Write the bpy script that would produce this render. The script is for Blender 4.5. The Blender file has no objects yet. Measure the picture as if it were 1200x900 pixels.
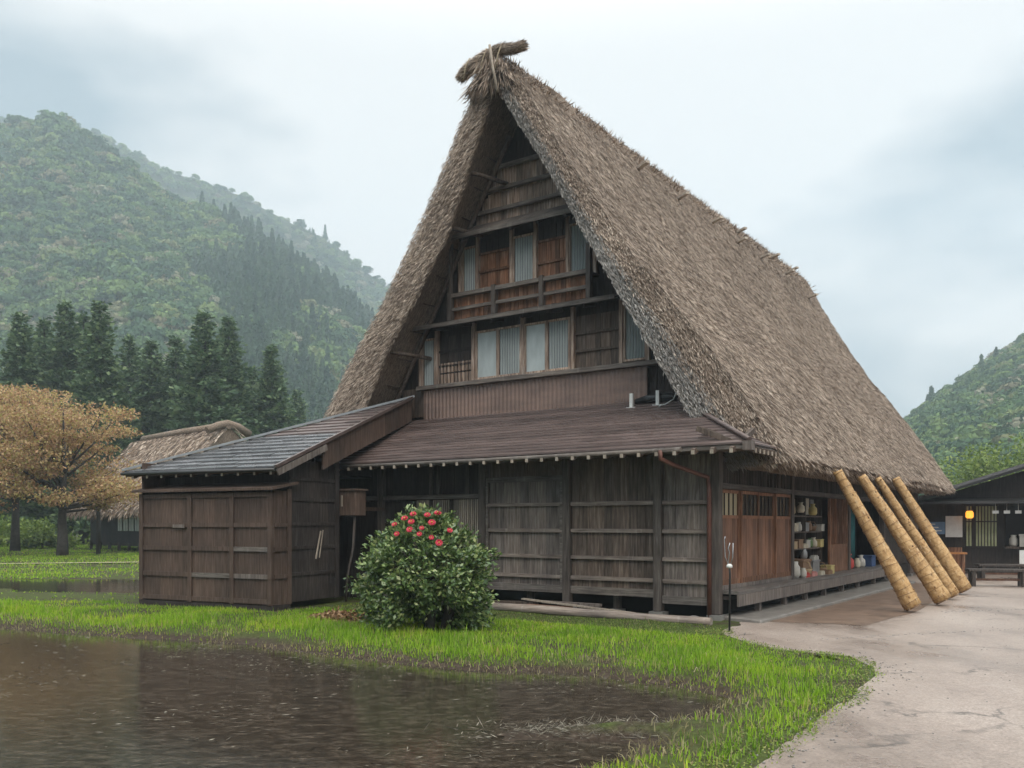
import bpy, math, random
import numpy as np
from mathutils import Vector, Matrix
R = math.radians
S = bpy.context.scene
rng = np.random.default_rng(7)
random.seed(7)
PI = math.pi

# ------------------------------------------------------------------ camera
cam = bpy.data.cameras.new('camera'); camo = bpy.data.objects.new('camera', cam)
S.collection.objects.link(camo); S.camera = camo
camo.location = (0, 0, 1.7); camo.rotation_euler = (R(90), 0, 0)
cam.sensor_width = 36; cam.lens = 1050 / 1200 * 36; cam.shift_y = 164 / 1200
cam.clip_start = .1; cam.clip_end = 6000

# ------------------------------------------------------------------ world, sun, exposure
SUN_EL, SUN_AZ = 52, 165            # azimuth measured from +Y towards +X
W = bpy.data.worlds.new('World'); S.world = W; W.use_nodes = True
nt = W.node_tree; nt.nodes.clear()
def N(t, typ, **kw):
    n = t.nodes.new(typ)
    for k, v in kw.items():
        setattr(n, k, v)
    return n
wo = N(nt, 'ShaderNodeOutputWorld'); bg = N(nt, 'ShaderNodeBackground')
sky = N(nt, 'ShaderNodeTexSky', sky_type='NISHITA', sun_disc=False)
sky.sun_elevation = R(SUN_EL); sky.sun_rotation = R(SUN_AZ)
sky.air_density = 1.0; sky.dust_density = 2.0
tc = N(nt, 'ShaderNodeTexCoord'); mp = N(nt, 'ShaderNodeMapping'); mp.inputs['Scale'].default_value = (1, 1, 2.4)
mp.inputs['Location'].default_value = (.35, .1, .2)
n1 = N(nt, 'ShaderNodeTexNoise'); n1.inputs['Scale'].default_value = 2.1; n1.inputs['Detail'].default_value = 5; n1.inputs['Roughness'].default_value = .48
n2 = N(nt, 'ShaderNodeTexNoise'); n2.inputs['Scale'].default_value = 1.1; n2.inputs['Detail'].default_value = 3
cr = N(nt, 'ShaderNodeValToRGB')
cr.color_ramp.elements[0].position = .40; cr.color_ramp.elements[0].color = (1.62, 2.02, 2.3, 1)
cr.color_ramp.elements[1].position = .56; cr.color_ramp.elements[1].color = (4.6, 4.55, 4.45, 1)
mx = N(nt, 'ShaderNodeMix', data_type='RGBA'); mx.inputs[0].default_value = .96
nt.links.new(tc.outputs['Generated'], mp.inputs[0])
nt.links.new(mp.outputs[0], n1.inputs['Vector'])
dp = N(nt, 'ShaderNodeVectorMath', operation='DOT_PRODUCT'); dp.inputs[1].default_value = Vector((.16, 1, .40)).normalized()
nt.links.new(tc.outputs['Generated'], dp.inputs[0])
gr = N(nt, 'ShaderNodeMapRange'); nt.links.new(dp.outputs['Value'], gr.inputs[0]); gr.inputs[1].default_value = .80; gr.inputs[2].default_value = 1.0; gr.inputs[3].default_value = -.14; gr.inputs[4].default_value = .15
sm_n = N(nt, 'ShaderNodeMath', operation='ADD'); nt.links.new(n1.outputs[0], sm_n.inputs[0]); nt.links.new(gr.outputs[0], sm_n.inputs[1])
nt.links.new(sm_n.outputs[0], cr.inputs[0])
nt.links.new(sky.outputs[0], mx.inputs[6]); nt.links.new(cr.outputs[0], mx.inputs[7])
# an overcast sky is brightest overhead
sp = N(nt, 'ShaderNodeSeparateXYZ'); nt.links.new(tc.outputs['Generated'], sp.inputs[0])
zr = N(nt, 'ShaderNodeMapRange', interpolation_type='SMOOTHSTEP'); nt.links.new(sp.outputs[2], zr.inputs[0])
zr.inputs[1].default_value = .45; zr.inputs[2].default_value = .9; zr.inputs[3].default_value = 0; zr.inputs[4].default_value = 1
zc = N(nt, 'ShaderNodeMix', data_type='RGBA'); zc.inputs[6].default_value = (1, 1, 1, 1); zc.inputs[7].default_value = (6.2, 5.5, 4.85, 1); nt.links.new(zr.outputs[0], zc.inputs[0])
vm = N(nt, 'ShaderNodeVectorMath', operation='MULTIPLY'); nt.links.new(mx.outputs[2], vm.inputs[0]); nt.links.new(zc.outputs[2], vm.inputs[1])
nt.links.new(vm.outputs[0], bg.inputs[0]); bg.inputs[1].default_value = .1
nt.links.new(bg.outputs[0], wo.inputs[0])

sl = bpy.data.lights.new('sun', 'SUN'); so = bpy.data.objects.new('sun', sl); S.collection.objects.link(so)
sl.energy = 1.5; sl.angle = R(60); sl.color = (1, .92, .83)
d = Vector((math.sin(R(SUN_AZ)) * math.cos(R(SUN_EL)), math.cos(R(SUN_AZ)) * math.cos(R(SUN_EL)), math.sin(R(SUN_EL))))
so.rotation_euler = d.to_track_quat('Z', 'Y').to_euler()
S.view_settings.view_transform = 'Standard'; S.view_settings.look = 'None'
S.view_settings.gamma = 1; S.view_settings.exposure = 1.15
S.view_settings.use_curve_mapping = False
S.cycles.use_denoising = True
S.cycles.max_bounces = 6; S.cycles.transparent_max_bounces = 8; S.cycles.volume_bounces = 1
S.cycles.caustics_reflective = False; S.cycles.caustics_refractive = False

# ------------------------------------------------------------------ helpers
C = S.collection
def tag(o, label=None, cat=None, group=None, kind=None):
    if label: o['label'] = label
    if cat: o['category'] = cat
    if group: o['group'] = group
    if kind: o['kind'] = kind
    return o
def empty(name, loc=(0, 0, 0), rz=0, label=None, cat=None, group=None):
    o = bpy.data.objects.new(name, None); C.objects.link(o)
    o.location = loc; o.rotation_euler = (0, 0, rz); o.empty_display_size = .2
    return tag(o, label, cat, group)
def link_mesh(name, me, mat, parent=None):
    o = bpy.data.objects.new(name, me); C.objects.link(o)
    if mat: me.materials.append(mat)
    if parent: o.parent = parent
    return o
def np_mesh(name, V, quads=None, tris=None, smooth=False, uv=None):
    V = np.asarray(V, dtype=np.float32).reshape(-1, 3)
    idx, tot = [], []
    if quads is not None and len(quads):
        q = np.asarray(quads, dtype=np.int32).reshape(-1, 4); idx.append(q.ravel()); tot.append(np.full(len(q), 4, np.int32))
    if tris is not None and len(tris):
        t = np.asarray(tris, dtype=np.int32).reshape(-1, 3); idx.append(t.ravel()); tot.append(np.full(len(t), 3, np.int32))
    idx = np.concatenate(idx); tot = np.concatenate(tot)
    st = np.concatenate([[0], np.cumsum(tot)[:-1]]).astype(np.int32)
    me = bpy.data.meshes.new(name)
    me.vertices.add(len(V)); me.vertices.foreach_set('co', V.ravel())
    me.loops.add(len(idx)); me.loops.foreach_set('vertex_index', idx)
    me.polygons.add(len(tot)); me.polygons.foreach_set('loop_start', st); me.polygons.foreach_set('loop_total', tot)
    me.polygons.foreach_set('use_smooth', np.full(len(tot), smooth, dtype=bool))
    me.update(calc_edges=True); me.validate()
    return me

class MB:
    """collects boxes, bars, tubes; one mesh object out"""
    def __init__(s): s.v = []; s.f = []; s.sm = []
    def add(s, v, f, sm=False):
        b = len(s.v); s.v += [tuple(p) for p in v]; s.f += [tuple(i + b for i in q) for q in f]; s.sm += [sm] * len(f); return s
    def box(s, x0, x1, y0, y1, z0, z1, j=0):
        if x0 > x1: x0, x1 = x1, x0
        if y0 > y1: y0, y1 = y1, y0
        if z0 > z1: z0, z1 = z1, z0
        v = [(x0, y0, z0), (x1, y0, z0), (x1, y1, z0), (x0, y1, z0), (x0, y0, z1), (x1, y0, z1), (x1, y1, z1), (x0, y1, z1)]
        if j: v = [tuple(c + random.uniform(-j, j) for c in p) for p in v]
        return s.add(v, [(0, 3, 2, 1), (4, 5, 6, 7), (0, 1, 5, 4), (1, 2, 6, 5), (2, 3, 7, 6), (3, 0, 4, 7)])
    def bar(s, a, b, w, h, up=(0, 0, 1)):
        a, b = Vector(a), Vector(b); d = (b - a).normalized(); u = Vector(up)
        sd = d.cross(u)
        if sd.length < 1e-4: sd = d.cross(Vector((1, 0, 0)))
        sd.normalize(); u = sd.cross(d).normalized()
        v = []
        for p in (a, b):
            for q, r in ((-1, -1), (1, -1), (1, 1), (-1, 1)):
                v.append(p + sd * (q * w / 2) + u * (r * h / 2))
        return s.add(v, [(0, 1, 2, 3), (7, 6, 5, 4), (0, 4, 5, 1), (1, 5, 6, 2), (2, 6, 7, 3), (3, 7, 4, 0)])
    def tube(s, pts, rad, n=8, cap=True):
        pts = [Vector(p) for p in pts]; k = len(pts)
        if not hasattr(rad, '__len__'): rad = [rad] * k
        v = []; f = []
        ref = None
        for i, p in enumerate(pts):
            d = (pts[min(i + 1, k - 1)] - pts[max(i - 1, 0)]).normalized()
            if ref is None: ref = d.orthogonal().normalized()
            a = (ref - d * ref.dot(d))
            a = d.orthogonal().normalized() if a.length < 1e-4 else a.normalized()
            ref = a; b = d.cross(a)
            for q in range(n):
                t = 2 * PI * q / n
                v.append(p + (a * math.cos(t) + b * math.sin(t)) * rad[i])
        for i in range(k - 1):
            for q in range(n):
                f.append((i * n + q, i * n + (q + 1) % n, (i + 1) * n + (q + 1) % n, (i + 1) * n + q))
        s.add(v, f, True)
        if cap:
            b = len(s.v) - len(v)
            s.f.append(tuple(b + q for q in range(n))[::-1]); s.f.append(tuple(b + (k - 1) * n + q for q in range(n))); s.sm += [False, False]
        return s
    def lathe(s, c, prof, n=12):
        v = []; f = []
        for r, z in prof:
            for q in range(n):
                t = 2 * PI * q / n; v.append((c[0] + r * math.cos(t), c[1] + r * math.sin(t), c[2] + z))
        k = len(prof)
        for i in range(k - 1):
            for q in range(n):
                f.append((i * n + q, i * n + (q + 1) % n, (i + 1) * n + (q + 1) % n, (i + 1) * n + q))
        f.append(tuple(range(n))[::-1]); f.append(tuple((k - 1) * n + q for q in range(n)))
        return s.add(v, f, True)
    def planks(s, axis, a0, a1, z0, z1, c, th=.02, w=.18, gap=.004, jit=.006, sign=1):
        """vertical boards along axis 'x' or 'y' standing at the other coordinate c"""
        n = max(1, round(abs(a1 - a0) / w)); st = (a1 - a0) / n
        for i in range(n):
            p, q = a0 + st * i + gap / 2, a0 + st * (i + 1) - gap / 2
            o = random.uniform(0, jit); zz = random.uniform(0, jit)
            if axis == 'x': s.box(p, q, c - o, c - o + th * sign, z0 + zz, z1)
            else: s.box(c - o, c - o + th * sign, p, q, z0 + zz, z1)
        return s
    def build(s, name, mat, parent=None, bevel=0):
        me = bpy.data.meshes.new(name); me.from_pydata(s.v, [], s.f)
        me.polygons.foreach_set('use_smooth', np.array(s.sm, dtype=bool)); me.update()
        o = link_mesh(name, me, mat, parent)
        if bevel:
            m = o.modifiers.new('bevel', 'BEVEL'); m.width = bevel; m.segments = 1; m.limit_method = 'ANGLE'
        return o
def rotz(pts, a):
    c, s_ = math.cos(a), math.sin(a)
    return [(p[0] * c - p[1] * s_, p[0] * s_ + p[1] * c, p[2]) for p in pts]
def dup(o, parent=None):
    c = o.copy(); C.objects.link(c); c.parent = parent
    for ch in list(o.children): dup(ch, c)
    return c

# ------------------------------------------------------------------ materials
def new_mat(name):
    m = bpy.data.materials.new(name); m.use_nodes = True; t = m.node_tree; t.nodes.clear()
    o = N(t, 'ShaderNodeOutputMaterial'); b = N(t, 'ShaderNodeBsdfPrincipled'); t.links.new(b.outputs[0], o.inputs[0])
    return m, t, b
def noise(t, scale, detail=4, rough=.55, vec=None, stretch=None, coord='Object'):
    tcx = N(t, 'ShaderNodeTexCoord'); n = N(t, 'ShaderNodeTexNoise')
    n.inputs['Scale'].default_value = scale; n.inputs['Detail'].default_value = detail; n.inputs['Roughness'].default_value = rough
    if stretch:
        m = N(t, 'ShaderNodeMapping'); m.inputs['Scale'].default_value = stretch
        t.links.new(tcx.outputs[coord], m.inputs[0]); t.links.new(m.outputs[0], n.inputs['Vector'])
    else: t.links.new(tcx.outputs[coord], n.inputs['Vector'])
    return n
def ramp(t, src, stops):
    r = N(t, 'ShaderNodeValToRGB'); e = r.color_ramp.elements
    while len(e) < len(stops): e.new(.5)
    for i, (p, c) in enumerate(stops):
        e[i].position = p; e[i].color = (*c, 1)
    t.links.new(src, r.inputs[0]); return r
def mixc(t, fac, a, b, mode='MIX'):
    m = N(t, 'ShaderNodeMix', data_type='RGBA', blend_type=mode)
    for k, v in ((0, fac), (6, a), (7, b)):
        if isinstance(v, (int, float)): m.inputs[k].default_value = v
        elif isinstance(v, tuple): m.inputs[k].default_value = (*v, 1)
        else: t.links.new(v, m.inputs[k])
    return m.outputs[2]
def island(t):
    g = N(t, 'ShaderNodeNewGeometry'); return g.outputs['Random Per Island']
def bump(t, b, src, strength=.4, dist=.02):
    n = N(t, 'ShaderNodeBump'); n.inputs['Strength'].default_value = strength; n.inputs['Distance'].default_value = dist
    t.links.new(src, n.inputs['Height']); t.links.new(n.outputs[0], b.inputs['Normal'])
def wood(name, dark, mid, light, stretch=(9, 9, .7), rough=.75, isl=.6, streak=.35, spec=.3):
    m, t, b = new_mat(name)
    g = noise(t, 3.2, 7, .62, stretch=stretch)
    big = noise(t, 1.3, 3, .5)
    r = ramp(t, g.outputs[0], [(.28, dark), (.5, mid), (.76, light)])
    i = ramp(t, island(t), [(0, (.55, .54, .53)), (.5, (1, 1, 1)), (1, (1.45, 1.4, 1.35))])
    c = mixc(t, isl, r.outputs[0], i.outputs[0], 'MULTIPLY')
    bl = ramp(t, big.outputs[0], [(.3, (.68, .68, .7)), (.7, (1.28, 1.25, 1.2))])
    c = mixc(t, .8, c, bl.outputs[0], 'MULTIPLY')
    sg = noise(t, 1.6, 4, .6, stretch=(6, 6, .9))
    f = ramp(t, sg.outputs[0], [(.58, (0, 0, 0)), (.78, (streak,) * 3)])
    c = mixc(t, f.outputs[0], c, tuple(min(.5, x * 1.7 + .03) for x in light))
    t.links.new(c, b.inputs['Base Color'])
    b.inputs['Roughness'].default_value = rough; b.inputs['Specular IOR Level'].default_value = spec
    bump(t, b, g.outputs[0], .55, .012)
    return m
def plain(name, col, rough=.6, metal=0, var=.25, scale=6, spec=.4, bmp=.15):
    m, t, b = new_mat(name)
    n = noise(t, scale, 5)
    r = ramp(t, n.outputs[0], [(.25, tuple(c * (1 - var) for c in col)), (.75, tuple(c * (1 + var) for c in col))])
    t.links.new(r.outputs[0], b.inputs['Base Color']); b.inputs['Roughness'].default_value = rough
    b.inputs['Metallic'].default_value = metal; b.inputs['Specular IOR Level'].default_value = spec
    if bmp: bump(t, b, n.outputs[0], bmp, .01)
    return m
M = {}
M['wall_wood'] = wood('weathered_wood', (.036, .025, .020), (.085, .063, .051), (.18, .145, .12), isl=.8)
M['grey_wood'] = wood('grey_wood', (.055, .044, .039), (.12, .100, .090), (.21, .185, .168), isl=.7)
M['shed_wood'] = wood('shed_wood', (.042, .026, .020), (.075, .050, .039), (.115, .083, .068), isl=.45, streak=.18)
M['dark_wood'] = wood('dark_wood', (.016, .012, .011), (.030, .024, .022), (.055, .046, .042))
M['beam_x'] = wood('beam_wood', (.045, .037, .033), (.11, .095, .085), (.20, .18, .165), stretch=(.7, 9, 9))
M['beam_y'] = wood('beam_wood_deep', (.035, .028, .025), (.075, .064, .058), (.14, .125, .115), stretch=(9, .7, 9))
M['post'] = wood('post_wood', (.03, .024, .021), (.06, .05, .045), (.11, .098, .088))
M['red_wood'] = wood('reddish_wood', (.06, .028, .016), (.16, .075, .042), (.32, .19, .125), isl=.95)
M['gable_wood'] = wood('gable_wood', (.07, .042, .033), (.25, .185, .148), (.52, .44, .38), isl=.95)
M['door_wood'] = wood('door_wood', (.075, .036, .024), (.14, .072, .046), (.22, .125, .085), isl=.7, streak=.1)
M['veranda'] = wood('veranda_wood', (.06, .055, .05), (.11, .10, .095), (.17, .16, .15), stretch=(9, .7, 9), rough=.45)
M['pale_wood'] = wood('pale_wood', (.16, .13, .10), (.27, .23, .19), (.36, .32, .27))
M['kerb_wood'] = wood('kerb_wood', (.12, .095, .08), (.22, .18, .155), (.32, .28, .25), stretch=(.7, 9, 9))
M['rail_wood'] = wood('rail_wood', (.07, .054, .046), (.16, .13, .113), (.27, .235, .21), stretch=(.7, 9, 9))
M['peg_wood'] = wood('peg_wood', (.22, .19, .155), (.38, .33, .28), (.5, .45, .39))
M['slat'] = wood('pale_slat', (.14, .12, .10), (.24, .21, .18), (.33, .30, .26))
M['white'] = plain('white_paint', (.62, .62, .60), .5, var=.12)
M['black'] = plain('black_paint', (.015, .015, .016), .5)
M['copper'] = plain('red_brown_pipe', (.12, .05, .036), .5, .1, var=.35)
M['stone'] = plain('wet_stone', (.17, .16, .15), .5, var=.4, scale=9, bmp=.5)
M['plinth'] = plain('concrete_plinth', (.17, .155, .14), .45, var=.3, scale=4, bmp=.3)
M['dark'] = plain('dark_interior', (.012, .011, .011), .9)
M['canvas'] = plain('canvas', (.35, .31, .26), .8)
M['rope'] = plain('straw_rope', (.26, .21, .14), .9)
M['steel'] = plain('grey_steel', (.30, .31, .32), .35, .6)

def sheet_mat(name, col, rough=.35, metal=.3):
    m, t, b = new_mat(name)
    n = noise(t, 2.2, 5, .6, stretch=(.5, 2.2, 2.2)); i = ramp(t, island(t), [(0, (.72,) * 3), (1, (1.3,) * 3)])
    r = ramp(t, n.outputs[0], [(.25, tuple(c * .65 for c in col)), (.75, tuple(c * 1.4 for c in col))])
    c = mixc(t, .8, r.outputs[0], i.outputs[0], 'MULTIPLY')
    t.links.new(c, b.inputs['Base Color'])
    rr = ramp(t, n.outputs[0], [(.3, (rough * .7,) * 3), (.7, (rough * 1.4,) * 3)]); t.links.new(rr.outputs[0], b.inputs['Roughness'])
    b.inputs['Metallic'].default_value = metal
    bump(t, b, n.outputs[0], .12, .01)
    return m
M['roof_brown'] = sheet_mat('brown_roof_sheet', (.105, .075, .068), .42, .25)
M['roof_grey'] = sheet_mat('grey_roof_sheet', (.12, .115, .118), .24, .35)
M['roof_black'] = sheet_mat('black_roof_sheet', (.03, .028, .028), .4, .2)
M['clad'] = sheet_mat('brown_cladding', (.165, .11, .09), .5, .1)

def panel_mat(name, col):
    m, t, b = new_mat(name)
    n = noise(t, 2.5, 4, .6, stretch=(3, 3, .8))
    r = ramp(t, n.outputs[0], [(.25, tuple(c * .78 for c in col)), (.75, tuple(c * 1.12 for c in col))])
    t.links.new(r.outputs[0], b.inputs['Base Color']); b.inputs['Roughness'].default_value = .35
    return m
M['panel'] = panel_mat('corrugated_plastic', (.38, .42, .42))
M['corrugation_shade'] = plain('painted_corrugation_shade', (.16, .175, .18), .5)  # darker pane tone, standing in for the shading of the corrugation
M['paper'] = panel_mat('door_paper', (.36, .30, .19))

# thatch ------------------------------------------------------------
def thatch_mat(name, a, b_, c_, grain=(1.2, 7, 1.6), tint=True):
    m, t, b = new_mat(name)
    n = noise(t, 5.5, 6, .68, stretch=grain); n2_ = noise(t, .55, 4, .55); n3 = noise(t, 38, 2, .6)
    r = ramp(t, n.outputs[0], [(.3, a), (.5, b_), (.7, c_)])
    g = ramp(t, n2_.outputs[0], [(.3, (.78, .76, .74)), (.7, (1.2, 1.2, 1.18))])
    c = mixc(t, .9, r.outputs[0], g.outputs[0], 'MULTIPLY')
    h = ramp(t, n3.outputs[0], [(.3, (.6,) * 3), (.7, (1.35,) * 3)])
    c = mixc(t, .6, c, h.outputs[0], 'MULTIPLY')
    t.links.new(c, b.inputs['Base Color']); b.inputs['Roughness'].default_value = .9; b.inputs['Specular IOR Level'].default_value = .15
    bump(t, b, n.outputs[0], .9, .05)
    return m
M['thatch'] = thatch_mat('thatch', (.09, .064, .049), (.22, .168, .132), (.37, .295, .235))
def straw_mat(name, cols):
    m, t, b = new_mat(name)
    n2_ = noise(t, .6, 4, .6)
    r = ramp(t, island(t), cols)
    g = ramp(t, n2_.outputs[0], [(.3, (.75, .73, .72)), (.7, (1.2, 1.2, 1.2))])
    c = mixc(t, .9, r.outputs[0], g.outputs[0], 'MULTIPLY')
    t.links.new(c, b.inputs['Base Color']); b.inputs['Roughness'].default_value = .8; b.inputs['Specular IOR Level'].default_value = .2
    return m
M['straw'] = straw_mat('straw', [(0, (.085, .062, .047)), (.3, (.235, .18, .142)), (.7, (.39, .312, .252)), (1, (.55, .46, .375))])
M['straw_grey'] = straw_mat('grey_straw', [(0, (.20, .185, .17)), (.4, (.29, .27, .25)), (1, (.40, .38, .355))])

def leaf_mat(name, cols, rough=.55, trans=.25, spec=.3, use_obj=False):
    m, t, b = new_mat(name)
    if use_obj:
        oi = N(t, 'ShaderNodeObjectInfo'); r = ramp(t, oi.outputs['Random'], cols)
        i = ramp(t, island(t), [(0, (.8,) * 3), (1, (1.2,) * 3)]); col = mixc(t, 1, r.outputs[0], i.outputs[0], 'MULTIPLY')
    else:
        col = ramp(t, island(t), cols).outputs[0]
        if name == 'grass_blade':
            pn = noise(t, .9, 4, .6); pc = ramp(t, pn.outputs[0], [(.34, (.62, .70, .8)), (.5, (.95, .97, 1)), (.68, (1.3, 1.08, 1.1))]); col = mixc(t, 1, col, pc.outputs[0], 'MULTIPLY')
    t.links.new(col, b.inputs['Base Color']); b.inputs['Roughness'].default_value = rough; b.inputs['Specular IOR Level'].default_value = spec
    if trans:
        tr = N(t, 'ShaderNodeBsdfTranslucent'); t.links.new(col, tr.inputs[0])
        mxs = N(t, 'ShaderNodeMixShader'); mxs.inputs[0].default_value = trans
        o = [n for n in t.nodes if n.type == 'OUTPUT_MATERIAL'][0]
        t.links.new(b.outputs[0], mxs.inputs[1]); t.links.new(tr.outputs[0], mxs.inputs[2]); t.links.new(mxs.outputs[0], o.inputs[0])
    return m
M['camellia'] = leaf_mat('camellia_leaf', [(0, (.035, .07, .022)), (.5, (.10, .165, .048)), (.85, (.19, .25, .08)), (1, (.34, .36, .16))], .3, .15, .5)
M['petal'] = leaf_mat('red_petal', [(0, (.42, .02, .045)), (1, (.62, .07, .11))], .5, .2)
M['stamen'] = plain('yellow_stamen', (.55, .40, .08), .6)
M['grass'] = leaf_mat('grass_blade', [(0, (.12, .23, .014)), (.45, (.25, .43, .024)), (.84, (.38, .56, .05)), (.92, (.44, .43, .13)), (1, (.44, .36, .17))], .5, .45, .3)
M['dry'] = leaf_mat('dry_leaf', [(0, (.10, .045, .02)), (.5, (.20, .11, .05)), (1, (.30, .20, .11))], .7, .1)
M['cedar'] = leaf_mat('cedar_needles', [(0, (.045, .088, .042)), (.6, (.105, .17, .08)), (1, (.19, .255, .115))], .7, .25)
M['cherry'] = leaf_mat('bronze_leaf', [(0, (.16, .105, .05)), (.3, (.42, .235, .13)), (.6, (.36, .33, .10)), (.85, (.58, .35, .21)), (1, (.62, .50, .26))], .6, .45)
M['spring'] = leaf_mat('spring_leaf', [(0, (.07, .12, .02)), (.5, (.15, .22, .04)), (1, (.26, .32, .07))], .6, .35)
M['wood_far'] = leaf_mat('forest_leaf', [(0, (.045, .09, .055)), (.35, (.075, .135, .065)), (.65, (.12, .19, .07)), (.86, (.18, .25, .085)), (.95, (.20, .19, .11)), (1, (.28, .28, .20))], .8, .2, .1, use_obj=True)
M['cedar_far'] = leaf_mat('forest_needles', [(0, (.035, .07, .045)), (1, (.075, .125, .07))], .8, .1, .1, use_obj=True)
M['bark'] = plain('bark', (.055, .046, .04), .85, var=.45, scale=5, bmp=.8)

# ------------------------------------------------------------------ leaf and tuft clouds
def quad_cloud(P, D, U, L, Wd, droop=None):
    """a leaf per point: P base, D direction, U side; length L, width Wd (diamond-ish quads)"""
    L = np.asarray(L)[:, None]; Wd = np.asarray(Wd)[:, None]
    a = P; b = P + D * L * .5 + U * Wd * .5; c = P + D * L; d_ = P + D * L * .5 - U * Wd * .5
    if droop is not None:
        c = c + droop; 
    V = np.stack([a, b, c, d_], 1).reshape(-1, 3)
    q = np.arange(len(P) * 4).reshape(-1, 4)
    return V, q
def unit(a): return a / np.maximum(np.linalg.norm(a, axis=-1, keepdims=True), 1e-9)
def rand_dirs(n): return unit(rng.normal(size=(n, 3)))
def side_of(D, hint):
    s = np.cross(D, hint); return unit(s + 1e-6)

# value noise for shaping meshes
_perm = rng.random((64, 64, 64))
def vnoise(P, scale=1.0, oct_=3):
    P = np.asarray(P, dtype=float) * scale; out = np.zeros(len(P)); amp = 1; tot = 0
    for o in range(oct_):
        i = np.floor(P).astype(int); f = P - i; f = f * f * (3 - 2 * f); r = 0
        for dx in (0, 1):
            for dy in (0, 1):
                for dz in (0, 1):
                    w = np.where(dx, f[:, 0], 1 - f[:, 0]) * np.where(dy, f[:, 1], 1 - f[:, 1]) * np.where(dz, f[:, 2], 1 - f[:, 2])
                    r = r + w * _perm[(i[:, 0] + dx) % 64, (i[:, 1] + dy) % 64, (i[:, 2] + dz) % 64]
        out += amp * (r - .5) * 2; tot += amp; amp *= .5; P = P * 2.03 + 17.3
    return out / tot

# ------------------------------------------------------------------ ground
PADDY = np.array([(-40, 24.2), (-20, 18.7), (-13.2, 17.3), (-9.2, 16.1), (-6.3, 14.72), (-3.93, 13.74), (-2.11, 12.3), (-.43, 11.4), (1.15, 10.85), (2.15, 10.05), (2.5, 9.2), (2.2, 8.25), (1.62, 7.45), (1.05, 6.7), (.58, 6.11), (-.15, 4.2), (-1.2, 2.2), (-3, -3), (-40, -6)])
PADDY2 = np.array([(-45, 33), (-17, 24.4), (-12.4, 22.9), (-9.4, 21.9), (-9.0, 27.0), (-11.6, 27.6), (-15, 27.8), (-45, 38.0)])
ROAD = np.array([(4.0, 15.9), (3.25, 14.0), (3.5, 12.2), (4.3, 11.55), (4.32, 10.6), (4.1, 10.0), (2.99, 8.26), (2.21, 7.03), (1.66, 6.24), (1.0, 5.2), (-.4, 2), (-2, -8), (40, -8), (40, 52), (18, 52), (15, 36)])
def sdf(P, poly):
    P = np.asarray(P)[:, :2]; n = len(poly); dmin = np.full(len(P), 1e9); inside = np.zeros(len(P), bool)
    for i in range(n):
        a = poly[i]; b = poly[(i + 1) % n]; e = b - a; w = P - a
        t = np.clip((w @ e) / (e @ e), 0, 1); dmin = np.minimum(dmin, np.linalg.norm(w - t[:, None] * e, axis=1))
        c = ((a[1] > P[:, 1]) != (b[1] > P[:, 1])) & (P[:, 0] < (b[0] - a[0]) * (P[:, 1] - a[1]) / (b[1] - a[1] + 1e-12) + a[0])
        inside ^= c
    return np.where(inside, -dmin, dmin)
def wob(P, amp, sc): return vnoise(np.c_[P[:, :2], np.zeros(len(P))], sc, 3) * amp
WATER_Z = -.11
def ground_h(P):
    d1 = sdf(P, PADDY) + wob(P, .22, 1.3); d2 = sdf(P, PADDY2) + wob(P, .2, 1.1); dr = sdf(P, ROAD)
    h = wob(P, .03, .9) * np.clip(dr / .5, 0, 1)
    for dd, dep in ((d1, -.150), (d2, -.06)):
        s = np.clip((dd + .55) / .75, 0, 1); s = s * s * (3 - 2 * s)
        h = h * s + (1 - s) * dep
    near = np.clip(-d1, 0, 1)
    h += np.where(d1 < -.2, vnoise(np.c_[P[:, 0] * .75, P[:, 1] * 2.2, np.zeros(len(P))], 1.9, 4) * .058 * np.clip((-d1 - .2) / .4, 0, 1), 0)
    # muddy spit in front
    sp = np.exp(-(((P[:, 0] - .95) / .75) ** 2 + ((P[:, 1] - 7.7) / .28) ** 2)); h += sp * .155
    h = np.where(dr < -.12, np.minimum(h, -.002), h); h = np.where((dr > -.12) & (dr < .25), h * .3 + .012 * np.clip((dr + .12) / .3, 0, 1), h)
    hill = np.clip((np.hypot(P[:, 0], P[:, 1] - 20) - 70) / 60, 0, 1)
    return h - hill * .0
def axis(a, b, step, lo, hi, k=14):
    mid = np.arange(a, b, step)
    l = a - np.geomspace(step, a - lo, k)[::-1]; h = mid[-1] + np.geomspace(step, hi - mid[-1], k)
    return np.concatenate([l, mid, h])
gx = axis(-13, 7, .1, -900, 900, 26); gy = axis(3, 19, .1, -300, 900, 30)
GX, GY = np.meshgrid(gx, gy); P = np.c_[GX.ravel(), GY.ravel()]
gz = ground_h(P)
nx, ny = len(gx), len(gy)
ii = (np.arange(ny - 1)[:, None] * nx + np.arange(nx - 1)[None]).ravel()
quads = np.stack([ii, ii + 1, ii + nx + 1, ii + nx], 1)
m, t, b = new_mat('soil')
na = noise(t, 1.4, 6, .6); nb = noise(t, 14, 5, .65); nc = noise(t, .09, 4)
r1 = ramp(t, nb.outputs[0], [(.3, (.022, .015, .010)), (.55, (.05, .036, .026)), (.75, (.10, .078, .058))])
r2 = ramp(t, nb.outputs[0], [(.3, (.03, .036, .010)), (.7, (.075, .10, .022))])
geo = N(t, 'ShaderNodeNewGeometry'); sx = N(t, 'ShaderNodeSeparateXYZ'); t.links.new(geo.outputs['Position'], sx.inputs[0])
mr = N(t, 'ShaderNodeMapRange'); t.links.new(sx.outputs[2], mr.inputs[0]); mr.inputs[1].default_value = -.07; mr.inputs[2].default_value = -.01
g = ramp(t, na.outputs[0], [(.36, (0, 0, 0)), (.52, (1, 1, 1))])
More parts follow.
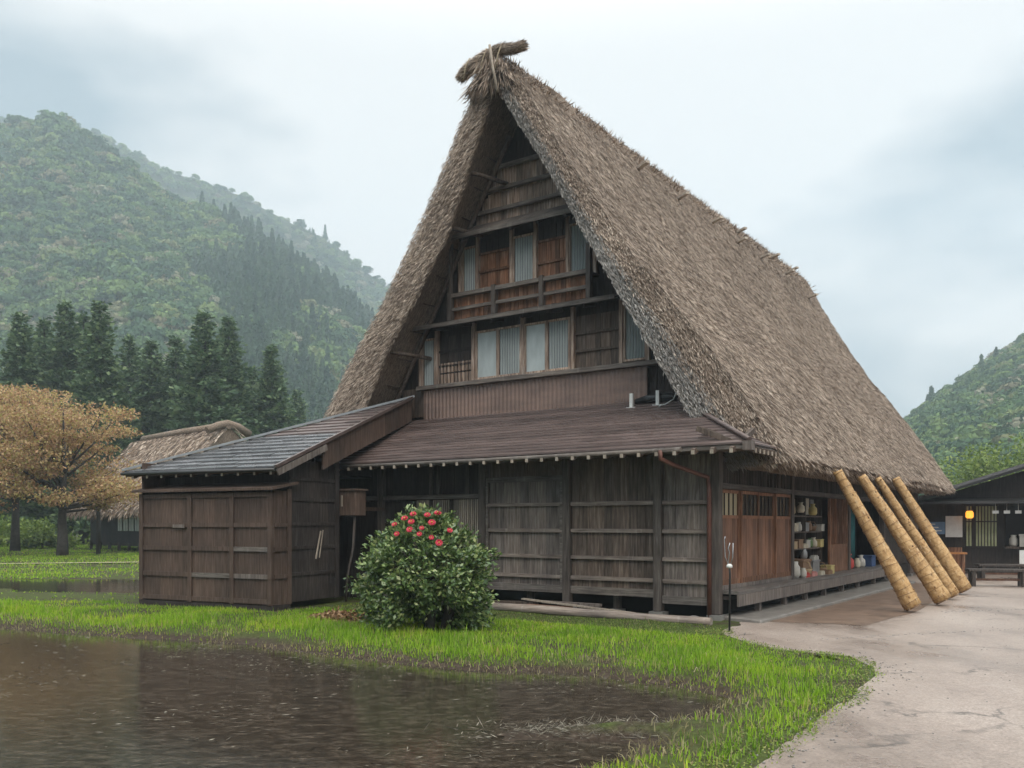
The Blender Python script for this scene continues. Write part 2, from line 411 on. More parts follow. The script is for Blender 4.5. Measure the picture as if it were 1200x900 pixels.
f = N(t, 'ShaderNodeMath', operation='MULTIPLY'); t.links.new(mr.outputs[0], f.inputs[0]); t.links.new(g.outputs[0], f.inputs[1])
t.links.new(mixc(t, f.outputs[0], r1.outputs[0], r2.outputs[0]), b.inputs['Base Color'])
b.inputs['Roughness'].default_value = .85; b.inputs['Specular IOR Level'].default_value = .15; bump(t, b, nb.outputs[0], .8, .04)
M['soil'] = m
ground = link_mesh('ground', np_mesh('ground', np.c_[P, gz], quads, smooth=True), M['soil']); tag(ground, kind='structure')

# paddy water
m, t, b = new_mat('paddy_water')
wa = noise(t, 6, 7, .72, stretch=(1, 2.6, 1)); wb = noise(t, 14, 3, .6); wc = noise(t, .5, 3, .6)
r = ramp(t, wa.outputs[0], [(.32, (.014, .011, .008)), (.5, (.034, .027, .020)), (.72, (.095, .077, .06))])
wd = noise(t, 22, 5, .75, stretch=(1, 2.2, 1)); wdr = ramp(t, wd.outputs[0], [(.34, (.35,) * 3), (.5, (.95,) * 3), (.66, (2.1, 2.0, 1.9))])
t.links.new(mixc(t, .9, r.outputs[0], wdr.outputs[0], 'MULTIPLY'), b.inputs['Base Color']); b.inputs['IOR'].default_value = 1.33
rr = ramp(t, wc.outputs[0], [(.35, (.02,) * 3), (.65, (.10,) * 3)]); t.links.new(rr.outputs[0], b.inputs['Roughness'])
b.inputs['Specular IOR Level'].default_value = .34
bm = N(t, 'ShaderNodeBump'); bm.inputs['Strength'].default_value = .05; bm.inputs['Distance'].default_value = .012; t.links.new(wb.outputs[0], bm.inputs['Height'])
bm2 = N(t, 'ShaderNodeBump'); bm2.inputs['Strength'].default_value = .045; bm2.inputs['Distance'].default_value = .02; t.links.new(wa.outputs[0], bm2.inputs['Height']); t.links.new(bm.outputs[0], bm2.inputs['Normal'])
t.links.new(bm2.outputs[0], b.inputs['Normal'])
M['water'] = m
def flat_poly(name, poly, z, mat, kind='structure'):
    import bmesh
    bmn = bmesh.new(); vs = [bmn.verts.new((p[0], p[1], z)) for p in poly]; fc = bmn.faces.new(vs)
    bmesh.ops.triangulate(bmn, faces=[fc]); me = bpy.data.meshes.new(name); bmn.normal_update(); bmn.to_mesh(me); bmn.free()
    o = link_mesh(name, me, mat); tag(o, kind=kind); return o
def grow(poly, d_):
    out = []; n = len(poly)
    ar = sum(poly[i][0] * poly[(i + 1) % n][1] - poly[(i + 1) % n][0] * poly[i][1] for i in range(n))
    for i in range(n):
        e = poly[(i + 1) % n] - poly[i - 1]; nrm = np.array([e[1], -e[0]]) / np.linalg.norm(e) * (1 if ar > 0 else -1)
        out.append(poly[i] + nrm * d_)
    return out
flat_poly('water', grow(PADDY, .28), WATER_Z, M['water'])
flat_poly('water', grow(PADDY2, .28), -.028, M['water'])

# road: a pale wet concrete lane
m, t, b = new_mat('wet_concrete')
ra = noise(t, .45, 5, .6, stretch=(1, .45, 1)); rb = noise(t, 9, 7, .75); rc = noise(t, 45, 4, .75)
r = ramp(t, ra.outputs[0], [(.28, (.165, .125, .105)), (.5, (.285, .228, .195)), (.72, (.36, .30, .262))])
r2 = ramp(t, rb.outputs[0], [(.3, (.72, .70, .68)), (.7, (1.14, 1.13, 1.12))])
c = mixc(t, .8, r.outputs[0], r2.outputs[0], 'MULTIPLY')
r3 = ramp(t, rc.outputs[0], [(.32, (.45, .42, .4)), (.5, (1.0,) * 3), (.68, (1.35,) * 3)]); c = mixc(t, .75, c, r3.outputs[0], 'MULTIPLY')
vo = N(t, 'ShaderNodeTexVoronoi', feature='DISTANCE_TO_EDGE'); vo.inputs['Scale'].default_value = .33
tcx = N(t, 'ShaderNodeTexCoord'); wn = noise(t, 1.1, 5, .7); ad = N(t, 'ShaderNodeVectorMath', operation='MULTIPLY_ADD')
t.links.new(wn.outputs[1], ad.inputs[0]); ad.inputs[1].default_value = (1.1, 1.1, 0); t.links.new(tcx.outputs['Object'], ad.inputs[2]); t.links.new(ad.outputs[0], vo.inputs['Vector'])
ck = ramp(t, vo.outputs[0], [(.002, (1, 1, 1)), (.010, (0, 0, 0))]); cn = noise(t, .6, 3); ck2 = ramp(t, cn.outputs[0], [(.5, (0, 0, 0)), (.6, (.8, .8, .8))])
ckf = mixc(t, 1, ck.outputs[0], ck2.outputs[0], 'MULTIPLY')
c = mixc(t, ckf, c, (.05, .042, .036))
t.links.new(c, b.inputs['Base Color'])
pr = ramp(t, ra.outputs[0], [(.32, (.16,) * 3), (.52, (.5,) * 3)]); t.links.new(pr.outputs[0], b.inputs['Roughness'])
bump(t, b, rb.outputs[0], .5, .02)
M['road'] = m
def ragged(poly, step=.25, amp=.09):
    out = []
    for i in range(len(poly)):
        a, b_ = poly[i], poly[(i + 1) % len(poly)]; L = np.linalg.norm(b_ - a)
        if L > 12: out.append(a); continue
        n = max(1, int(L / step))
        for k in range(n): out.append(a + (b_ - a) * k / n + rng.normal(size=2) * amp * .5)
    return np.array(out)
def smooth_edge(poly, step=.09):
    out = []
    for i in range(len(poly)):
        a, b_ = poly[i], poly[(i + 1) % len(poly)]; L = np.linalg.norm(b_ - a)
        if L > 12: out.append(a); continue
        n = max(1, int(L / step)); k = np.arange(n)[:, None] / n; out += list(a + (b_ - a) * k)
    out = np.array(out); p3 = np.c_[out, np.zeros(len(out))]
    near = (np.hypot(out[:, 0], out[:, 1]) < 20)[:, None]
    for _ in range(6): out = np.where(near, (np.roll(out, 1, 0) + out * 2 + np.roll(out, -1, 0)) / 4, out)
    return out + near * np.c_[vnoise(p3, 1.3, 3), vnoise(p3 + 31, 1.3, 3)] * .22 + near * np.c_[vnoise(p3, 7, 2), vnoise(p3 + 31, 7, 2)] * .04
ROADR = smooth_edge(ROAD)
flat_poly('road', ROADR, .006, M['road'])
# damp bare earth along the house side of the lane
M['earth'] = plain('damp_earth', (.17, .115, .085), .4, var=.45, scale=3, bmp=.4)

# ------------------------------------------------------------------ farmhouse
X0, Y0 = 3.6106, 15.7965; HA = R(-34.808)
CXA = np.array([math.cos(HA), math.sin(HA)]); CYA = np.array([-math.sin(HA), math.cos(HA)])
def hw(x, y, z=0): return Vector((X0 + x * CXA[0] + y * CYA[0], Y0 + x * CXA[1] + y * CYA[1], z))
house = empty('farmhouse', (X0, Y0, 0), HA, 'large old wooden farmhouse under a towering steep thatched roof', 'house')
XC = -5.15; XL = -10.3; YG = 1.6; YB = 17.6; YT = .42
ep = [hw(.62, .25), hw(2.4, .6), hw(2.6, 4), hw(2.3, 8), hw(1.6, 12), hw(.8, 13)]
M['tan_path'] = plain('tan_path', (.30, .26, .16), .8, var=.3, scale=2)
flat_poly('path', np.array([(-60, 27.5), (-45, 31.2), (-21.2, 37.0), (-13.5, 39.5), (-13.5, 40.2), (-21.2, 37.7), (-45, 32.0), (-60, 28.3)]), .05, M['tan_path'])
flat_poly('path', ragged(np.array([(p.x, p.y) for p in ep]), .5, .09), .010, M['earth'])

# --- thatched roof
OUT = [(6.30, 2.86), (5.85, 3.46), (5.25, 4.3), (4.55, 5.3), (3.15, 7.05), (1.85, 8.97), (.72, 10.86), (.34, 11.50), (0, 11.72)]
INN = [(5.25, 2.72), (4.95, 3.02), (4.62, 3.5), (4.32, 3.98), (2.52, 6.98), (1.32, 9.05), (.47, 10.37), (.22, 10.78), (0, 11.02)]
def resample(pl, n):
    pl = np.array(pl, float); s = np.r_[0, np.cumsum(np.linalg.norm(np.diff(pl, axis=0), axis=1))]
    u = np.linspace(0, s[-1], n); return np.c_[np.interp(u, s, pl[:, 0]), np.interp(u, s, pl[:, 1])]
NP = 84
o = resample(OUT, NP); i_ = resample(INN, NP)
outp = np.r_[np.c_[XC + o[:, 0], o[:, 1]], np.c_[XC - o[::-1][1:, 0], o[::-1][1:, 1]]]
innp = np.r_[np.c_[XC + i_[:, 0], i_[:, 1]], np.c_[XC - i_[::-1][1:, 0], i_[::-1][1:, 1]]]
K = len(outp)
INN_L = [(5.25, 2.72), (4.95, 3.02), (4.52, 3.5), (4.15, 3.98), (3.15, 5.7), (2.15, 7.0), (1.32, 8.15), (.75, 9.4), (.25, 10.5), (0, 11.02)]
il_ = resample(INN_L, NP)
innf = innp.copy(); innf[NP:] = np.c_[XC - il_[::-1][1:, 0], il_[::-1][1:, 1]]
def far_y(z): return 18.0 + 3.3 * np.clip((z - 2.8) / 8.9, 0, 1)
def profile_nrm(p):
    d_ = np.gradient(p, axis=0); return unit(np.c_[d_[:, 1], -d_[:, 0]])
on = profile_nrm(outp); 
NY = 130; T = 6
Vs = []; 
for j in range(NY):
    s = j / (NY - 1); y = YT + s * (far_y(outp[:, 1]) - YT)
    Vs.append(np.c_[outp[:, 0], y, outp[:, 1]])
top = np.stack(Vs)                                   # NY,K,3
dist = top[:, :, 1] - YT; rnd = .20 * np.clip(1 - dist / .55, 0, 1) ** 2
top = top - np.stack([on[None, :, 0] * rnd, 0 * rnd, on[None, :, 1] * rnd], 2)
flat = top.reshape(-1, 3)
dsp = vnoise(flat * np.array([1, .9, 1]), 1.1, 3) * .055 + vnoise(flat, 5.5, 2) * .035
hn = np.repeat(on[None], NY, 0).reshape(-1, 2)
zfac = np.clip((flat[:, 2] - 10.6) / 1.0, 0, 1)
dsp = dsp + zfac * vnoise(flat, 2.2, 2) * .09
flat = flat + np.c_[hn[:, 0], np.zeros(len(hn)), hn[:, 1]] * dsp[:, None]
V = [flat]; Q = []
def gridq(n, m_, base=0):
    a = (np.arange(n - 1)[:, None] * m_ + np.arange(m_ - 1)[None]).ravel() + base
    return np.stack([a, a + m_, a + m_ + 1, a + 1], 1)
Q.append(gridq(NY, K)); base = NY * K
# under side (coarser along y)
NU = 24; Us = []
for j in range(NU):
    s = (j / (NU - 1)) ** 2.4; w_ = max(0, 1 - s * 17.5 / .75); pi_ = innf * w_ + innp * (1 - w_); y = YT + s * (far_y(innp[:, 1]) - YT)
    Us.append(np.c_[pi_[:, 0], y, pi_[:, 1]])
Us = np.stack(Us).reshape(-1, 3); Us += vnoise(Us, 2.5, 2)[:, None] * .03
V.append(Us); Q.append(gridq(NU, K, base)[:, ::-1]); ub = base; base += NU * K
# front and back butts, eave soffits
def strip(a, b_, n, rough):
    global base
    rows = [];
    for j in range(n + 1):
        s = j / n; p = a * (1 - s) + b_ * s
        if 0 < j < n: p = p + np.c_[np.zeros(len(p)), vnoise(p * 2.1, 2.5, 2) * rough, np.zeros(len(p))]
        rows.append(p)
    V.append(np.stack(rows).reshape(-1, 3)); Q.append(gridq(n + 1, len(a), base)); base += (n + 1) * len(a)
ft = flat.reshape(NY, K, 3); uu = Us.reshape(NU, K, 3)
strip(uu[0], ft[0], T, .09); strip(ft[-1], uu[-1], T, .09)
yy = ((np.linspace(0, 1, NU) ** 2.4) * (NY - 1)).astype(int)
strip(ft[yy][:, 0], uu[:, 0], 3, 0); strip(uu[:, -1], ft[yy][:, -1], 3, 0)
roof = link_mesh('thatched_roof', np_mesh('thatched_roof', np.concatenate(V), np.concatenate(Q), smooth=True), M['thatch'], house)

# straw lying on the slopes and on the front butt
def straw_on_slope(n, side):
    k = rng.integers(0, n) if False else None
    s = rng.random(n); u = rng.random(n)
    idx = s * (NP - 2); i0 = idx.astype(int); f = (idx - i0)[:, None]
    p2 = o[i0] * (1 - f) + o[i0 + 1] * f; dn = unit(o[i0] - o[i0 + 1])           # down the slope
    y = YT + u * (far_y(p2[:, 1]) - YT)
    Pp = np.c_[XC + side * p2[:, 0], y, p2[:, 1]]
    Dn = np.c_[side * dn[:, 0], np.zeros(n), dn[:, 1]]
    Nn = np.c_[-side * dn[:, 1], np.zeros(n), dn[:, 0]]; Nn = Nn * np.sign(Nn[:, 2:3] + 1e-9)
    dd = vnoise(Pp * np.array([1, .9, 1]), 1.1, 3) * .055 + vnoise(Pp, 5.5, 2) * .035
    Pp = Pp + Nn * (dd + .012)[:, None]
    sway = rng.normal(size=n) * .13 + vnoise(Pp, .5, 2) * .18
    Dd = unit(Dn + np.c_[np.zeros(n), sway, np.zeros(n)] + Nn * np.abs(rng.normal(.09, .10, n))[:, None])
    Ud = side_of(Dd, Nn + rng.normal(size=(n, 3)) * .3)
    L = rng.uniform(.07, .21, n); Wd = rng.uniform(.006, .015, n)
    return quad_cloud(Pp - Dd * (L * .3)[:, None], Dd, Ud, L, Wd)
v1, q1 = straw_on_slope(300000, 1)
v2, q2 = straw_on_slope(9000, -1)
# eave fringe and ridge tufts
n = 7000; y = rng.uniform(YT, 18, n); tt = rng.random(n)
Pp = np.c_[XC + 6.28 - tt * .5, y, 2.84 - tt * .08 + rng.normal(size=n) * .02]
Dd = unit(np.c_[rng.normal(.55, .3, n), rng.normal(0, .25, n), rng.normal(-.8, .25, n)])
v3, q3 = quad_cloud(Pp, Dd, side_of(Dd, rand_dirs(n)), rng.uniform(.06, .20, n), rng.uniform(.012, .03, n))
n = 9000; y = rng.uniform(YT, 21, n); h = rng.normal(0, .30, n)
Pp = np.c_[XC + h, y, 11.70 - np.abs(h) * 1.05]
Dd = unit(np.c_[h * 1.5 + rng.normal(0, .4, n), rng.normal(-.3, .6, n), rng.normal(.35, .35, n)])
v4, q4 = quad_cloud(Pp, Dd, side_of(Dd, rand_dirs(n)), rng.uniform(.08, .30, n), rng.uniform(.012, .035, n))
def join(*vq):
    b_ = 0; vv = []; qq = []
    for v_, q_ in vq: vv.append(v_); qq.append(q_ + b_); b_ += len(v_)
    return np.concatenate(vv), np.concatenate(qq)
v_, q_ = join((v1, q1), (v2, q2), (v3, q3), (v4, q4))
link_mesh('loose_straw', np_mesh('loose_straw', v_, q_), M['straw'], roof)
def butt_straw(n, i_lo, i_hi, w_lo, w_hi):
    idx = i_lo + rng.random(n) * (i_hi - i_lo); i0 = np.clip(idx.astype(int), 0, K - 2); f = (idx - i0)[:, None]
    a = outp[i0] * (1 - f) + outp[i0 + 1] * f; b_ = innf[i0] * (1 - f) + innf[i0 + 1] * f
    w = rng.uniform(w_lo, w_hi, n)[:, None]; p = a * w + b_ * (1 - w)
    Pp = np.c_[p[:, 0], np.full(n, YT) + rng.normal(0, .04, n) - .01 + np.clip(w[:, 0] - .6, 0, 1) * .3, p[:, 1]]
    tg = unit(outp[i0 + 1] - outp[i0]); tg = tg * -np.sign(tg[:, 1:2] + 1e-9)
    Dd = unit(np.c_[tg[:, 0] * .9, rng.normal(-.30, .2, n), tg[:, 1] * .9] + rng.normal(size=(n, 3)) * .14)
    return quad_cloud(Pp, Dd, side_of(Dd, np.tile([.2, -1., .2], (n, 1)) + rng.normal(size=(n, 3)) * .35), rng.uniform(.06, .18, n), rng.uniform(.008, .018, n))
# right rake (low indices): bleached inner lip, brown outer; left rake brown
link_mesh('gable_edge_straw', np_mesh('gable_edge_straw', *butt_straw(21000, 0, K // 2, -.02, .5)), M['straw_grey'], roof)
link_mesh('gable_edge_straw', np_mesh('gable_edge_straw', *join(butt_straw(22000, 0, K // 2, .35, 1.0), butt_straw(34000, K // 2, K - 2, -.12, 1.0))), M['straw'], roof)

# straw saddle across the ridge end
mb = MB()
pts = [(XC - .86, YT - .02, 11.46), (XC - .62, YT - .05, 11.55), (XC - .32, YT - .06, 11.62), (XC - .02, YT - .06, 11.70), (XC + .26, YT - .05, 11.70), (XC + .50, YT - .02, 11.66), (XC + .70, YT + .02, 11.67)]
mb.tube(pts, [.085, .12, .13, .12, .10, .085, .08], 12)
sad = mb.build('ridge_saddle', M['thatch'], roof)
n = 5200; tt = rng.random(n); ps = np.array(pts); rr_ = np.array([.085, .12, .13, .12, .10, .085, .08])
ix = tt * 5.999; i0 = ix.astype(int); f = (ix - i0)[:, None]; cp = ps[i0] * (1 - f) + ps[i0 + 1] * f; rad = rr_[i0] * (1 - f[:, 0]) + rr_[i0 + 1] * f[:, 0]
tang = unit(ps[i0 + 1] - ps[i0]); rd = rand_dirs(n); rd = unit(rd - tang * np.sum(rd * tang, 1)[:, None])
sg = np.sign(tt - .5)[:, None]; tt = np.where(rng.random(n) < .12, 0, tt)
Dd = unit(tang * sg + rd * .18 + rng.normal(size=(n, 3)) * .14)
v_, q_ = quad_cloud(cp + rd * rad[:, None], Dd, side_of(Dd, rd), rng.uniform(.07, .17, n), rng.uniform(.010, .024, n))
link_mesh('saddle_straw', np_mesh('saddle_straw', v_, q_), M['straw'], roof)
mb = MB()
for x in (-.55, -.1, .3): mb.tube([(XC + x - .05, YT - .30, 11.2), (XC + x - .02, YT - .26, 11.5), (XC + x, YT - .15, 11.80 - abs(x) * .16), (XC + x, YT + .18, 11.78 - abs(x) * .16)], .014, 6)
mb.build('tie_rope', M['rope'], roof)
MB().tube([(XC + .12, YT - .33, 11.72), (XC + .2, YT - .31, 11.2), (XC + .28, YT - .27, 10.72)], .03, 6).build('ridge_peg', M['pale_wood'], roof)
# hooked straw bundles below the ridge on the front edge
n = 2600; Pp = np.c_[XC - .1 + rng.normal(0, .42, n), YT + rng.normal(0, .09, n) - .05, 11.0 + rng.random(n) * .6]
Pp = Pp[np.abs(Pp[:, 0] - XC) < (11.8 - Pp[:, 2]) * .62 + .12]; n = len(Pp)
Dd = unit(np.c_[(Pp[:, 0] - XC) * 1.3, rng.normal(-.3, .25, n), rng.normal(-.9, .2, n)])
v_, q_ = quad_cloud(Pp, Dd, side_of(Dd, rand_dirs(n)), rng.uniform(.12, .4, n), rng.uniform(.012, .03, n))
link_mesh('ridge_end_straw', np_mesh('ridge_end_straw', v_, q_), M['straw'], roof)
# pegs poking out of the slope below the ridge
for y, z in ((5.6, 10.75), (7.9, 10.65), (10.4, 10.7), (12.2, 10.55), (14.4, 10.6), (17.3, 10.75), (19.0, 10.2), (13.2, 11.2), (16.4, 11.15), (18.6, 11.2)):
    x = XC + float(np.interp(z, o[::1, 1], o[:, 0]))
    MB().bar((x - .2, y + .05, z - .02), (x + .40, y - .26, z + .03), .12, .06).build('ridge_peg', M['peg_wood'], roof)

# underside laths and rafters of the overhang
for side in (-1, 1):
    for k in range(6, NP - 8, 6):
        mb = MB()
        p = i_[k]; x = XC + side * (p[0] - .035)
        mb.tube([(x, YT + .55 + random.uniform(0, .12), p[1] - .02), (x + random.uniform(-.02, .02), YG + .02, p[1] - .02 + random.uniform(-.02, .02))], .016, 5)
        mb.build('underside_lath', M['wall_wood'], roof)
for side in (-1, 1):
    for yy_, r_ in ((YG - .12, .06),):
        pp = [(XC + side * (p[0] - .10), yy_, p[1] - .06) for p in i_[5:NP - 6:12]]
        MB().tube(pp, r_, 7).build('rafter_pole', M['wall_wood'], roof)
for x, z in ((-6.15, 9.42), (-6.85, 8.36), (-8.4, 5.7)):
    MB().tube([(x - .02, YT + .16, z + .06), (x + .30, YT + .42, z + .01), (x + .55, YG - .05, z - .03)], .05, 7).build('purlin_end', M['wall_wood'], roof)

# --- gable wall
def inner_x(z):   # half width of the opening under the thatch at height z
    zz = i_[:, 1]; return float(np.interp(z, zz, i_[:, 0]))
mb = MB()
z = 4.0
v = []; f = []
zs = np.linspace(3.5, 10.95, 20)
for z in zs: v += [(XC - inner_x(z) - .15, YG + .10, z), (XC + inner_x(z) + .15, YG + .10, z)]
for k in range(19): f.append((2 * k, 2 * k + 1, 2 * k + 3, 2 * k + 2))
mb.add(v, f)
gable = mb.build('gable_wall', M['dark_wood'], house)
def clip_planks(name, z0, z1, mat, y=YG + .03, x0=None, x1=None, w=.17, parent=gable, pad=.0, zpad=None):
    """upright boards cut to the slope of the roof"""
    xa = XC - inner_x(z0) if x0 is None else x0; xb = XC + inner_x(z0) if x1 is None else x1
    mb = MB(); n = max(1, int((xb - xa) / w)); st = (xb - xa) / n
    for k in range(n):
        p, q = xa + k * st + .003, xa + (k + 1) * st - .003
        far = max(abs(p - XC), abs(q - XC))
        # top limited by the roof line
        zt = z1
        if far > inner_x(z1): zt = float(np.interp(-far, -i_[:, 0], i_[:, 1]))
        if zt - z0 < .05: continue
        oo = random.uniform(0, .012); mb.box(p, q, y - oo, y - oo + .03, z0, zt)
    return mb.build(name, mat, parent)
def beam(name, x0, x1, y, z, w=.12, h=.12, mat='beam_x', parent=gable):
    return MB().box(x0, x1, y - w / 2, y + w / 2, z - h / 2, z + h / 2).build(name, M[mat], parent, .008)
# level D: top boards
clip_planks('boarding', 8.62, 9.28, M['gable_wood'])
clip_planks('boarding', 9.28, 9.83, M['gable_wood'], y=YG + .045)
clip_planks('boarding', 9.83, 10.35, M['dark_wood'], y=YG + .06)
for z in (8.86, 9.33, 9.82): 
    hx = inner_x(z) + .05; beam('batten', XC - hx, XC + hx, YG - .06, z, .09, .085)
# upper canopy
def canopy(name, x0, x1, y0, y1, z0, z1, th=.045):
    mb = MB(); n = max(2, int((x1 - x0) / .33)); st = (x1 - x0) / n
    for k in range(n):
        p, q = x0 + k * st + .004, x0 + (k + 1) * st - .004; e = random.uniform(-.012, .012)
        mb.add([(p, y0, z0 + e), (q, y0, z0 + e), (q, y1, z1), (p, y1, z1), (p, y0, z0 + th + e), (q, y0, z0 + th + e), (q, y1, z1 + th), (p, y1, z1 + th)],
               [(0, 3, 2, 1), (4, 5, 6, 7), (0, 1, 5, 4), (1, 2, 6, 5), (2, 3, 7, 6), (3, 0, 4, 7)])
    mb.box(x0, x1, y0 - .012, y0 + .012, z0 - .02, z0 + th + .03)
    return mb.build(name, M['beam_x'], gable)
canopy('canopy', -6.85, -3.35, 1.02, YG + .02, 8.22, 8.60)
for x in (-6.6, -5.9, -5.2, -4.5, -3.8): MB().bar((x, 1.08, 8.18), (x, YG + .05, 8.50), .06, .07).build('canopy_bracket', M['dark_wood'], gable)
# level C: upper windows
YW = YG - .02
def win(x0, x1, z0, z1, striped, y=YW, frame=.045):
    fr = MB(); fr.box(x0, x0 + frame, y - .05, y + .03, z0, z1); fr.box(x1 - frame, x1, y - .05, y + .03, z0, z1)
    fr.box(x0 + frame + .001, x1 - frame - .001, y - .045, y + .03, z1 - frame, z1); fr.box(x0 + frame + .001, x1 - frame - .001, y - .045, y + .03, z0, z0 + frame)
    w = fr.build('window', M['beam_y'] if False else M['gable_wood'], gable)
    a, b_ = x0 + frame, x1 - frame
    if striped:
        n = max(12, int((b_ - a) / .011)); v = []; f_ = []
        for k in range(n + 1):
            xx = a + (b_ - a) * k / n; dy = .024 * math.cos(2 * PI * (xx - a) / .066)
            v += [(xx, y - .005 + dy, z0 + frame), (xx, y - .005 + dy, z1 - frame)]
        for k in range(n): f_.append((2 * k, 2 * k + 2, 2 * k + 3, 2 * k + 1))
        MB().add(v, f_, True).build('corrugated_pane', M['panel'], w)
        shade_mb = MB(); xx = a + .033
        while xx < b_ - .01: shade_mb.box(xx - .008, xx + .008, y - .034, y - .028, z0 + frame + .002, z1 - frame - .002); xx += .066  # thin dark strips added to draw the corrugation's shading as stripes
        shade_mb.build('corrugation_shade_strips', M['corrugation_shade'], w)
    else:
        p_ = MB(); p_.box(a, b_, y - .012, y + .002, z0 + frame, z1 - frame); p_.build('pane', M['panel'], w)
    return w
def lattice(x0, x1, z0, z1, mat, y=YW, rails=(), w=.12):
    mb = MB(); mb.planks('x', x0, x1, z0, z1, y + .02, .02, w, .006, .012)
    for zr in rails: mb.box(x0, x1, y - .03, y + .004, zr - .025, zr + .025)
    return mb.build('shutter', M[mat], gable)
zC0, zC1 = 7.03, 8.16
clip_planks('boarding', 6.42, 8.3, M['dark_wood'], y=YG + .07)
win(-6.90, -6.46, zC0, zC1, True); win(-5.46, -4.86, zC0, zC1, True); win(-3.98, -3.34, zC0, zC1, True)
lattice(-6.42, -5.50, zC0, 7.95, 'red_wood', rails=(7.52, 7.93)); lattice(-4.80, -4.02, zC0, 7.95, 'red_wood', rails=(7.45, 7.93))
for x in (-6.95, -6.44, -5.48, -4.83, -4.0, -3.32): MB().box(x - .035, x + .035, YW - .075, YW + .02, 6.95, 8.4).build('mullion', M['gable_wood'], gable)
# balcony
yB = 1.22
bal = MB().box(-7.0, -3.25, yB - .05, yB + .07, 6.93, 7.02).build('balcony', M['beam_x'], gable)
MB().box(-6.95, -3.3, yB - .03, yB + .04, 6.62, 6.69).build('lower_rail', M['beam_x'], bal)
mb = MB(); mb.planks('x', -6.95, -3.3, 6.44, 6.93, yB + .09, .02, .12, .01, .01); mb.build('balustrade', M['red_wood'], bal)
for x in (-6.97, -5.72, -4.45, -3.28):
    MB().box(x - .05, x + .05, yB - .075, yB + .05, 6.40, 7.05 if x != -3.28 else 7.55).build('balcony_post', M['beam_y'] if False else M['post'], bal)
MB().box(-7.0, -3.25, yB + .07, YG, 6.94, 6.98).build('balcony_floor', M['beam_x'], bal)
MB().bar((-6.97, yB - .02, 7.0), (-6.97, yB + .02, 8.2), .07, .07).build('balcony_post', M['post'], bal)
canopy('canopy', -8.52, -2.62, 1.10, YG + .02, 6.30, 6.46)
for x in (-8.2, -7.4, -6.6, -5.8, -5.0, -4.2, -3.4): MB().bar((x, 1.16, 6.25), (x, YG + .05, 6.36), .06, .07).build('canopy_bracket', M['dark_wood'], gable)
# level B: lower windows
zB0, zB1 = 5.04, 6.16
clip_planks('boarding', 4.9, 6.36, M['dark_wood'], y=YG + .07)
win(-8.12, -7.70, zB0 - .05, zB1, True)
lattice(-7.60, -6.60, zB0, zB1, 'dark_wood', rails=(5.45, 5.8)); 
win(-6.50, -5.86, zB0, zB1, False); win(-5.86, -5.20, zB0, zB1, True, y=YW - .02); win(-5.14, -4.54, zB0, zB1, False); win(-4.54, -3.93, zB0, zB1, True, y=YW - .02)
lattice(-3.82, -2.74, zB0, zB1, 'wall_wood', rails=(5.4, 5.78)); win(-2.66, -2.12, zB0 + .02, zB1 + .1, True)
for x in (-8.15, -7.65, -6.55, -5.17, -3.87, -2.70, -2.09): MB().box(x - .04, x + .04, YW - .08, YW + .02, 4.98, 6.36).build('mullion', M['gable_wood'], gable)
for z in (5.16, 5.42):
    lo = MB(); n = 9
    for k in range(n): lo.box(-7.55 + k * .107, -7.49 + k * .107, YW - .03, YW + .01, z - .12, z + .1)
    lo.build('shutter_slats', M['gable_wood'], gable)
beam('sill_beam', -8.2, -1.55, YG - .14, 4.965, .12, .10)
# level A: brown cladding just above the lower roof
n = 330; v = []; f_ = []
for k in range(n + 1):
    xx = -8.05 + 5.95 * k / n; dy = .012 * math.cos(2 * PI * xx / .11)
    v += [(xx, YG - .09 + dy, 4.05), (xx, YG - .09 + dy, 4.91)]
for k in range(n): f_.append((2 * k, 2 * k + 2, 2 * k + 3, 2 * k + 1))
MB().add(v, f_, True).build('brown_cladding', M['clad'], gable)
clip_planks('boarding', 4.1, 4.92, M['dark_wood'], x0=-2.1, x1=-.9)
clip_planks('boarding', 4.3, 5.0, M['wall_wood'], x0=-9.4, x1=-8.05)

# --- lower tiled-look sheet roof around the front corner
EZ, SL = 3.02, .49
low = None
def slope_roof():
    mb = MB(); rows = 17; y0, y1 = -.92, YG - .08
    for k in range(rows):
        a = y0 + (y1 - y0) * k / rows; b_ = y0 + (y1 - y0) * (k + 1) / rows + .02
        za = EZ + SL * (a - y0); zb = EZ + SL * (b_ - y0)
        xa = .92 - (a - y0); xb = .92 - (b_ - y0); th = .022
        v = [(-8.62, a, za + th), (xa, a, za + th), (xb, b_, zb), (-8.62, b_, zb), (-8.62, a, za - .01), (xa, a, za - .01)]
        mb.add(v, [(0, 1, 2, 3), (4, 5, 1, 0)])
    # right hand face
    for k in range(rows):
        a = .92 - 2.5 * k / rows; b_ = .92 - 2.5 * (k + 1) / rows - .02
        za = EZ + SL * (.92 - a); zb = EZ + SL * (.92 - b_); th = .022
        v = [(a, -a, za + th), (a, 1.45, za + th), (b_, 1.45, zb), (b_, -b_, zb), (a, -a, za - .01), (a, 1.45, za - .01)]
        mb.add(v, [(0, 1, 2, 3), (4, 5, 1, 0)])
    return mb.build('lower_roof', M['roof_brown'], house)
low = slope_roof()
MB().tube([(.93, -.93, EZ + .05), (-.6, .6, EZ + SL * 1.52 + .05), (-1.5, 1.5, EZ + SL * 2.42 + .05)], .045, 6).build('hip_ridge', M['roof_brown'], low)
